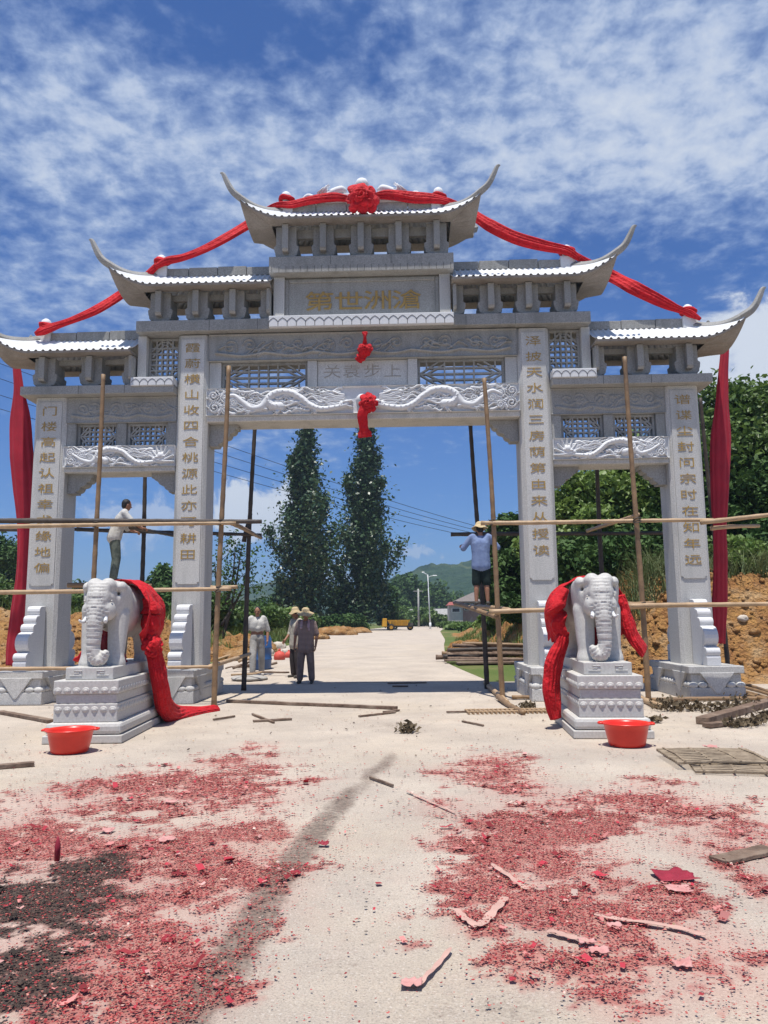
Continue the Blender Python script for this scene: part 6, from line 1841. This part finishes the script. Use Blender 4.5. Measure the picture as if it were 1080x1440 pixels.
for k, (px, y, hpx, lab) in enumerate(((232,45,795,'dark distant tree rising behind the red cape'), (10,50,768,'distant tree outside the banner over the mound'), (-25,44,742,'distant tree at the edge of the view over the mound'), (262,60,812,'small distant tree beside the inner pillar nearest the rolled-shirt man'))):
    c = at(px, 870, y); base = Vector((c.x, y, gh(y))); h = at(px, hpx, y).z-base.z
    broadleaf(base, h, h*.42, lab, 150+k, leaf=.2, n=6000, mat='leaf_dark', group='distant trees over the mound', nl=18, trunk_h=.1)
# hedge-like growth at the far bend and the wood below the hill
for k, (px, y, r, h, m_, lab) in enumerate(((565,150,4.5,4.2,'leaf','green thicket behind the yellow truck'),(590,140,3.6,3.6,'leaf','green thicket under the street lamp'),(612,128,3.0,2.4,'leaf','green thicket to the house side of the street lamp'),
      (628,108,2.0,1.0,'leaf','low bush in front of the pink house'),(652,84,3.0,.9,'leaf_bamboo','low yellow-green thicket below the pink house'),(672,62,2.4,1.1,'leaf','thicket on the slope below the feet of the hatted worker'),(693,44,1.6,1.2,'leaf_bamboo','yellow-green thicket beside the slim dark tree'),
      (575,190,6.5,13,'leaf_dark','dark wood behind the thin pole'),(548,180,6,10,'leaf_dark','dark wood behind the yellow truck'),(600,210,7,12,'leaf_dark','dark wood behind the street lamp'),(625,220,7,11,'leaf_dark','dark wood behind the pink house'))):
    c = at(px, 870, y); bush(Vector((c.x, y, gh(y))), r, h, lab, 170+k, leaf=.3 if y < 150 else .55, mat=m_, n=3000, group='thickets at the far bend')

# clods and stones broken out of the banks
def clods(fn, n, box, seed, name, label, lo=.12):
    rng = np.random.default_rng(seed)
    X = rng.uniform(box[0], box[1], n); Y = rng.uniform(box[2], box[3], n); Z = fn(X, Y)
    k = (Z-ghv(Y)) > lo*rng.random(n)-.05; X, Y, Z = X[k], Y[k], Z[k]; n = len(X)
    s = .025+.10*rng.random(n)**4
    phi = (1+5**.5)/2
    ico = np.array([(-1,phi,0),(1,phi,0),(-1,-phi,0),(1,-phi,0),(0,-1,phi),(0,1,phi),(0,-1,-phi),(0,1,-phi),(phi,0,-1),(phi,0,1),(-phi,0,-1),(-phi,0,1)])/1.9
    fs = np.array([(0,11,5),(0,5,1),(0,1,7),(0,7,10),(0,10,11),(1,5,9),(5,11,4),(11,10,2),(10,7,6),(7,1,8),(3,9,4),(3,4,2),(3,2,6),(3,6,8),(3,8,9),(4,9,5),(2,4,11),(6,2,10),(8,6,7),(9,8,1)])
    V = np.stack([X, Y, Z], 1)[:, None, :]+ico[None]*s[:, None, None]*(1+.7*(rng.random((n, 12, 3))-.5))*np.array([1,1,.7])
    F = (np.arange(n)[:, None, None]*12+fs[None]).reshape(-1, 3)
    tag(link(name, mesh_np(name, V.reshape(-1, 3), F), M['earth']), label, 'rubble', None, 'stuff')
clods(right_height, 2600, (4.2, 14, 2.6, 8.5), 3, 'rubble', 'loose clods on the orange bank beyond the outer pillar')
clods(left_height, 2600, (-15, -6, 5, 18), 4, 'rubble', 'loose clods on the orange mound beyond the banner')

# ------------------------------------------------------------------ house, lamp, poles, truck, wires
M['pink_wall'] = material('pink_render', (.40,.23,.20), (.33,.18,.16), 3, 5, .9, .3, 20, .1, c3=(.45,.36,.32), c3scale=.8, c3lim=(.5,.7))
M['grey_wall'] = material('grey_render', (.45,.44,.42), (.36,.35,.33), 3, 5, .9)
M['tile'] = material('grey_roof_tile', (.16,.14,.13), (.22,.19,.17), 4, 6, .9, .8, 10, .1)
M['red_tile'] = material('red_roof_sheet', (.33,.10,.08), (.26,.08,.07), 4, 5, .8)
M['dark_glass'] = material('dark_window', (.02,.025,.03), (.03,.035,.04), 4, 2, .15, 0, 1, .6)
M['white_paint'] = material('white_painted_steel', (.74,.75,.76), (.66,.67,.68), 6, 3, .4, 0, 1, .5)
M['concrete_post'] = material('concrete_post', (.42,.41,.38), (.34,.33,.31), 6, 4, .9)
M['yellow_paint'] = material('yellow_machine_paint', (.62,.33,.02), (.50,.25,.02), 5, 4, .5, .1, 20, .4, c3=(.16,.10,.05), c3scale=3, c3lim=(.6,.75))
M['rubber'] = material('rubber', (.02,.02,.02), (.035,.033,.03), 12, 3, .85)
M['steel_dark'] = material('dark_steel', (.05,.05,.05), (.09,.08,.07), 8, 3, .6)
Y0 = 118; c = at(672, 866, Y0); hz = gh(Y0); 
def hx(px): return at(px, 850, Y0).x
def hzt(py): return at(660, py, Y0).z
house = thing('house', 'pink-walled house with a grey tiled roof at the foot of the hill', 'house', (hx(690), Y0, hz))
ox = hx(690); X0, X1 = hx(650)-ox, hx(735)-ox; ZB, ZE = 0, hzt(845)-hz
m = MB(); m.box(X0, X1, 0, 8, -.5, ZE); wall = obj('wall', m, M['pink_wall'], house)
zr = hzt(832)-hz
m = MB(); m.add([(X0-1.6,-.8,ZE-.05),(X1+.8,-.8,ZE-.05),(X1-1,4,zr),(X0+2.2,4,zr),(X0-1.6,8.8,ZE-.05),(X1+.8,8.8,ZE-.05)], [(0,1,2,3),(3,2,5,4),(0,3,4),(1,5,2)])
m.v = m.v+[(x, y, z-.18) for x, y, z in m.v]; m.f += [tuple(reversed([i+6 for i in f])) for f in m.f[:4]]+[(0,6,7,1),(1,7,11,5),(5,11,10,4),(4,10,6,0)]
obj('roof', m, M['tile'], house)
for px in (657, 666, 680, 700):
    x = hx(px)-ox; m = MB(); m.box(x-.50, x+.50, -.10, .02, hzt(858)-hz, hzt(848)-hz); w = obj('window', m, M['white_paint'], wall)
    m = MB(); m.box(x-.42, x+.42, -.13, -.101, hzt(857.5)-hz, hzt(848.5)-hz); obj('pane', m, M['dark_glass'], w)
xa, xb = hx(631)-ox, hx(650)-ox-.02
m = MB(); m.box(xa, xb, -1.2, 5, -.5, hzt(851)-hz); ann = obj('porch', m, M['grey_wall'], house)
m = MB(); m.frustum((xa-.3, xb+.3, -1.8, 5.4), (xa+.2, xb, 1.2, 4), hzt(851)-hz+.004, hzt(846)-hz); obj('porch_roof', m, M['red_tile'], house)
x = (xa+xb)/2; m = MB(); m.box(x-.75, x+.75, -1.26, -1.19, hzt(861)-hz, hzt(855)-hz); w = obj('porch_window', m, M['white_paint'], ann)
m = MB(); m.box(x-.62, x+.62, -1.29, -1.261, hzt(860.3)-hz, hzt(855.6)-hz); obj('pane', m, M['dark_glass'], w)
# low white shed roofs among the trees
m = MB(); c = at(600, 858, 150); m.frustum((c.x-5, c.x+5, 148, 154), (c.x-4.6, c.x+4.6, 149, 153), c.z-1.5, c.z+.25)
m.box(c.x-4.2, c.x+4.2, 149, 153, gh(150), c.z-1.51)
tag(obj('shed', m, M['grey_wall'], None), 'low pale shed roof among the trees behind the street lamp', 'shed')

Y0 = 95; c = far(605, 880, Y0); lamp = thing('street_lamp', 'white double-armed street lamp at the bend of the road', 'street lamp', c)
top = at(601.5, 811, Y0)-c
m = MB(); m.tube([(0,0,0),(0,0,.9)], .16, 12); m.tube([(0,0,.9),(top.x*.5,0,top.z*.5),(top.x,0,top.z+.3)], [.10,.085,.06], 10); pm_ = obj('pole', m, M['white_paint'], lamp, smooth=True)
for s, dz, ln in ((1, .15, 1.15), (-1, .65, .75)):
    m = MB(); m.tube(spline([(top.x,0,top.z-.1),(top.x+s*ln*.5,0,top.z+dz*.7),(top.x+s*ln,-.1,top.z+dz)], 10), .035, 8); arm = obj('lamp_arm', m, M['white_paint'], lamp, smooth=True)
    m = MB(); m.frustum((top.x+s*ln*.62, top.x+s*ln*1.15, -.28, .08), (top.x+s*ln*.66, top.x+s*ln*1.12, -.24, .04), top.z+dz-.04, top.z+dz+.07); obj('lamp_head', m, M['white_paint'], arm)
m = MB(); m.add([(top.x-.75,-.5,top.z+.55),(top.x-.05,-.5,top.z+.25),(top.x-.05,.5,top.z+.35),(top.x-.75,.5,top.z+.65)], [(0,1,2,3)]); m.v += [(x,y,z+.05) for x,y,z in m.v]; m.f += [(7,6,5,4),(0,4,5,1),(1,5,6,2),(2,6,7,3),(3,7,4,0)]
obj('solar_panel', m, M['white_paint'], lamp)
Y0 = 128; c = far(589, 882, Y0); up_ = thing('utility_pole', 'plain concrete pole standing behind the street lamp', 'pole', c)
m = MB(); zt = at(588, 828, Y0).z-c.z; m.tube([(0,0,0),(0,0,zt)], [.2,.14], 10); obj('post', m, M['concrete_post'], up_, smooth=True)
m = MB(); m.box(-.9,.9,-.06,.06,zt-.5,zt-.36); obj('crossarm', m, M['concrete_post'], up_)

Y0 = 84; c = far(560, 884, Y0); tk = thing('dump_cart', 'small yellow three-wheeled dump cart parked at the roadside under the poplars', 'vehicle', c, R(8))
m = MB(); m.frustum((-1.05,1.05,-.65,.65),(-1.45,1.45,-.85,.85),.62,1.32); hp = obj('tipper_bed', m, M['yellow_paint'], tk, bevel=.03)
m = MB()
for x in (-1.1,-.37,.37,1.1): m.box(x-.04,x+.04,-.84,-.70,.64,1.30)
obj('bed_rib', m, M['yellow_paint'], hp)
m = MB(); m.box(-1.5,1.9,-.35,.35,.42,.60); m.box(1.2,1.9,-.45,.45,.6,.95); m.tube([(1.5,-.2,.95),(1.7,-.2,1.35)],.03,6); m.tube([(1.45,-.45,1.38),(1.75,-.0,1.38)],.025,6); obj('chassis', m, M['steel_dark'], tk, bevel=.01)
m = MB(); m.frustum((-2.1,-1.5,-.5,.5),(-2.0,-1.5,-.42,.42),.5,1.55); obj('cab', m, M['yellow_paint'], tk, bevel=.04)
for x, y in ((-1.0,-.8),(-1.0,.8),(1.55,-.0)):
    m = MB(); r_ = .42
    prof = [(r_*.55,-.1),(r_*.95,-.11),(r_,-.06),(r_,.06),(r_*.95,.11),(r_*.55,.1)]
    vs, fs = [], []
    for q, z in prof:
        for k in range(20): vs.append((x+q*math.cos(2*PI*k/20), y+z, r_+q*math.sin(2*PI*k/20)))
    for i in range(5):
        for k in range(20): fs.append((i*20+k, i*20+(k+1)%20, (i+1)*20+(k+1)%20, (i+1)*20+k))
    m.add(vs, fs); wl = obj('wheel', m, M['rubber'], tk, smooth=True)
    m = MB(); m.tube([(x,y-.08,r_),(x,y+.08,r_)], r_*.56, 16); obj('hub', m, M['yellow_paint'], wl)
# overhead wires
M['wire'] = material('black_wire', (.02,.02,.02), None, rough=.6)
for k, (a, b_) in enumerate((((-30,500),(700,748)), ((-30,522),(700,753)), ((-30,546),(700,757)), ((-30,566),(700,762)))):
    p, q = at(*a, 46), at(*b_, 150); pts = []
    for i in range(40):
        t_ = i/39; pts.append(p.lerp(q, t_)-Vector((0,0,2.6*4*t_*(1-t_)*.35)))
    m = MB(); m.tube(pts, [.024+.03*i/39 for i in range(40)], 5)
    tag(obj('overhead_wire', m, M['wire'], None), ['topmost of the four overhead wires behind the arch','second from the top of the overhead wires behind the arch','second from the bottom of the overhead wires behind the arch','lowest of the four overhead wires behind the arch'][k], 'wire', 'overhead wires behind the arch')

# ------------------------------------------------------------------ shredded firecracker paper
def litter():
    rng = np.random.default_rng(5)
    wide, fine_ = fbm(71, 4), fbm(81, 4)
    def dens(X, Y): return   .72*np.maximum(ragged(DUST, X, Y), ragged(SOOT, X, Y))
    V, F, Cc = [], [], []
    def scatter(n, size, box, cols, curl, p_stray):
        X = rng.uniform(box[0], box[1], n); Y = rng.uniform(box[2], box[3], n)
        d = dens(X, Y); k = rng.random(n) < np.maximum(d if p_stray < .1 else d*.1, p_stray*(.3+blots(DUST, X, Y)*3*(p_stray < .1)))
        X, Y = X[k], Y[k]; n = len(X)
        L = size*(.5+rng.random(n)); W = L*(.3+.6*rng.random(n)); az = rng.uniform(0, 2*PI, n)
        ux, uy = np.cos(az), np.sin(az)
        lift = curl*L*rng.random(n); tilt = rng.normal(size=n)*curl*.6
        z0 = .014+.004*rng.random(n)+.006*d[k]*rng.random(n)
        def P(a, b, e): return np.stack([X+ux*a*L-uy*b*W, Y+uy*a*L+ux*b*W, z0+e+tilt*(a*L)], 1)
        j = lambda: 1+.35*(rng.random(n)-.5)
        v = np.stack([P(-.5*j(), -.5*j(), lift), P(0*j(), -.5*j(), 0), P(.5*j(), -.45*j(), lift*.7), P(.5*j(), .5*j(), lift*.8), P(.02*j(), .5*j(), .0), P(-.5*j(), .45*j(), lift)], 1)
        v[:, :, 2] = np.maximum(v[:, :, 2], .014)
        o = sum(len(q) for q in V)
        V.append(v.reshape(-1, 3)); b = np.arange(n)[:, None]*6+o
        F.append(np.stack([b+np.array([0,1,4,5]), b+np.array([1,2,3,4])], 1).reshape(-1, 4))
        so = ragged(SOOT, X, Y, 1.1)
        ci = rng.random(n); col = np.zeros((n, 3))
        edges = np.cumsum([float(c[0]) for c in cols]); edges /= edges[-1]
        w = np.searchsorted(edges, ci); base = np.array([c[1] for c in cols])[np.minimum(w, len(cols)-1)]
        col = base*(.7+.6*rng.random(n))[:, None]
        burnt = rng.random(n) < np.clip(so*.95, 0, .74)
        col[burnt] = np.array([.045,.033,.027])*(.5+1.4*rng.random(burnt.sum()))[:, None]
        Cc.append(np.repeat(col, 6, 0))
    red = [(5, (.31,.042,.042)), (4, (.23,.030,.032)), (4, (.37,.095,.080)), (2.2, (.41,.17,.135)), (1.6, (.14,.040,.034)), (.35, (.52,.34,.28)), (.5, (.30,.20,.12))]
    big = [(3, (.36,.035,.05)), (2, (.48,.19,.17)), (1.5, (.52,.28,.25)), (1.8, (.24,.03,.035)), (.5, (.55,.41,.34))]
    scatter(230000, .0105, (-2.6, 3.6, -13.2, -9.4), red, .22, .030)
    scatter(130000, .0175, (-5.0, 6.0, -9.6, -6.2), red, .22, .026)
    scatter(24000, .027, (-6.0, 7.0, -6.4, -2.0), red, .25, .022)
    scatter(8000, .030, (-5.0, 6.0, -13.2, -4.5), big, .35, .005)
    scatter(5000, .030, (-8, 9, -7.0, 3.0), [(3, (.10,.08,.065)), (2, (.20,.15,.11)), (1, (.34,.25,.18))], .5, .22)
    scatter(900, .065, (-4.5, 6.0, -13.0, -6.0), big, .35, .001)
    V_, F_ = np.vstack(V), np.vstack(F)
    me = mesh_np('paper_litter', V_, F_)
    a = me.color_attributes.new('tint', 'FLOAT_COLOR', 'POINT')
    c4 = np.ones((len(V_), 4), np.float32); c4[:, :3] = np.vstack(Cc); a.data.foreach_set('color', c4.ravel())
    m = bpy.data.materials.new('shredded_red_paper'); m.use_nodes = True
    N, L = m.node_tree.nodes, m.node_tree.links; bs = N['Principled BSDF']; bs.inputs['Roughness'].default_value = .8; bs.inputs['Specular IOR Level'].default_value = .2
    at_ = N.new('ShaderNodeAttribute'); at_.attribute_name = 'tint'; L.new(at_.outputs['Color'], bs.inputs['Base Color'])
    tag(link('paper_litter', me, m), 'shredded red firecracker paper scattered over the concrete', 'litter', None, 'stuff')
    # pebbles and crumbs of grit
    n = 5200; X = rng.uniform(-4.5, 5.5, n); Y = rng.uniform(-13.2, -2, n)
    keep = rng.random(n) < .35+.65*(fine_(X*1.4, Y*1.4) > .5); X, Y = X[keep], Y[keep]; n = len(X)
    s = .003+.008*rng.random(n)**4
    o8 = np.array([(1,0,0),(0,1,0),(-1,0,0),(0,-1,0),(0,0,.8),(0,0,-.4)]); 
    V_ = np.stack([X, Y, np.full(n, .016)], 1)[:, None, :]+o8[None]*s[:, None, None]*(1+.5*(rng.random((n, 6, 3))-.5))
    f = np.array([(0,1,4),(1,2,4),(2,3,4),(3,0,4),(1,0,5),(2,1,5),(3,2,5),(0,3,5)])
    F_ = (np.arange(n)[:, None, None]*6+f[None]).reshape(-1, 3)
    gm = material('grit', (.24,.20,.165), (.40,.34,.27), 3, 3, .95)
    tag(link('grit', mesh_np('grit', V_.reshape(-1, 3), F_), gm), 'loose grit and crumbs on the concrete', 'grit', None, 'stuff')
litter()

# larger single scraps
M['paper_pink'] = material('faded_pink_paper', (.47,.21,.19), (.54,.30,.27), 14, 4, .8)
M['paper_red'] = material('wet_red_paper', (.30,.025,.045), (.23,.018,.032), 14, 4, .6)
M['strip_tan'] = material('tan_paper_strip', (.52,.33,.27), (.44,.27,.22), 10, 4, .8)
def strip(pts, w, mat, label, seed, curl=.007, name='paper_strip', cat='paper strip'):
    P = spline([Vector((p.x, p.y, .018)) for p in (gnd(*q) for q in pts)], 20); rng = random.Random(seed); b = MB(); vs = []
    for i in range(20):
        d = P[min(i+1,19)]-P[max(i-1,0)]; d /= np.linalg.norm(d); n_ = np.array([-d[1], d[0], 0])
        ww = 1.25*w*(1+.2*math.sin(i*1.3+seed))*(1 if 0 < i < 19 else .6)
        z = curl*max(0, math.sin(i*.5+seed))
        vs += [P[i]-n_*ww/2+(0,0,z), P[i]+(0,0,z*.8+.001), P[i]+n_*ww/2+(0,0,z*.6)]
    b.add(vs, [(i*3+a, i*3+a+1, i*3+4+a, i*3+3+a) for i in range(19) for a in (0, 1)])
    o = obj(name, b, M[mat], None, fix=False); s = o.modifiers.new('s', 'SOLIDIFY'); s.thickness = .0015
    return tag(o, label, cat, 'larger paper scraps among the litter')
strip([(641,1284),(655,1297),(671,1309)], .035, 'strip_tan', 'tan paper strip, the shorter arm of the V on the concrete', 1)
strip([(671,1309),(690,1292),(711,1266)], .040, 'strip_tan', 'tan paper strip, the longer arm of the V on the concrete', 2)
strip([(692,1219),(715,1236),(742,1255)], .030, 'strip_tan', 'tan paper strip lying on red dust just beyond the V', 3)
strip([(836,1291),(900,1302),(955,1310),(993,1322)], .034, 'strip_tan', 'long tan strip across the red patch', 4)
strip([(588,1392),(610,1368),(634,1340)], .020, 'strip_tan', 'thin tan strip ending in a torn pink scrap', 5)
strip([(770,1314),(800,1322),(828,1330)], .035, 'strip_tan', 'faded strip half buried in the red litter', 6)
strip([(572,1116),(606,1131),(640,1146)], .018, 'strip_tan', 'thin straight strip at the edge of the far red patch', 7)
def sheet(px, py, r, mat, label, seed, h=.05):
    c = gnd(px, py); nz = fbm(seed, 4); b = MB(); r *= .8; h *= .7
    def fn(u, v):
        x, y = (u-.5)*2*r, (v-.5)*1.5*r; e = nz(u*3+2, v*3+2)
        return (c.x+x*(1+.4*(e-.5)), c.y+y*(1+.5*(nz(u*3+9, v*3)-.5)), .02+h*max(0, e-.35)*2*nz(u*5, v*5+7))
    b.grid(fn, 14, 12); o = obj('paper_scrap', b, M[mat], None, smooth=True, fix=False); s = o.modifiers.new('s', 'SOLIDIFY'); s.thickness = .002
    return tag(o, label, 'paper scrap', 'larger paper scraps among the litter')
for a in ((950,1236,.15,'paper_red','big crumpled sheet of wet red paper',1,.07),(955,1254,.09,'paper_pink','pink scrap under the crumpled wet red sheet',2,.04),(842,1342,.055,'paper_pink','pink scrap nearest the long tan strip',3,.05),(826,1330,.05,'paper_pink','pale pink scrap beside the half-buried strip',4,.04),
          (864,1306,.045,'paper_pink','small pink scrap above the long tan strip',5,.04),(960,1362,.05,'paper_pink','pink scrap at the near end of the red patch',6,.06),(578,1389,.055,'paper_pink','torn pink scrap at the end of the thin strip',7,.05),(455,1191,.045,'paper_red','lone red scrap beside the tyre track',8,.06),
          (240,1130,.07,'paper_pink','pale scrap on the far red band by the pedestal',9,.05),(1000,1053,.10,'paper_pink','lone pink scrap beyond the bamboo mat',10,.08),(150,1172,.06,'paper_pink','pink scrap at the edge of the bare strip in the red litter',11,.05),(235,1185,.07,'paper_pink','pink scrap among the thick red paper by the soot',12,.06)):
    sheet(*a)
# upright burnt tube
c = gnd(80, 1214); m = MB(); m.lathe([(0,0),(.018,0),(.019,.10),(.014,.115),(.006,.15),(0,.155)], 12, (c.x, c.y, .016)); tag(obj('firework_tube', m, M['paper_red'], None, smooth=True), 'small dark red firework tube standing upright in the litter', 'firework')

# ------------------------------------------------------------------ air
hz_m = bpy.data.materials.new('air'); hz_m.use_nodes = True
nt = hz_m.node_tree; nt.nodes.clear()
o_ = nt.nodes.new('ShaderNodeOutputMaterial'); v_ = nt.nodes.new('ShaderNodeVolumePrincipled')
v_.inputs['Color'].default_value = (.62, .78, .95, 1); v_.inputs['Density'].default_value = .00042; v_.inputs['Anisotropy'].default_value = .2
nt.links.new(v_.outputs[0], o_.inputs['Volume'])
m = MB(); m.box(-2800, 2800, -80, 2900, -6, 160)
tag(obj('haze', m, hz_m, None), 'thin bluish air between the arch and the hills', 'haze', None, 'stuff')
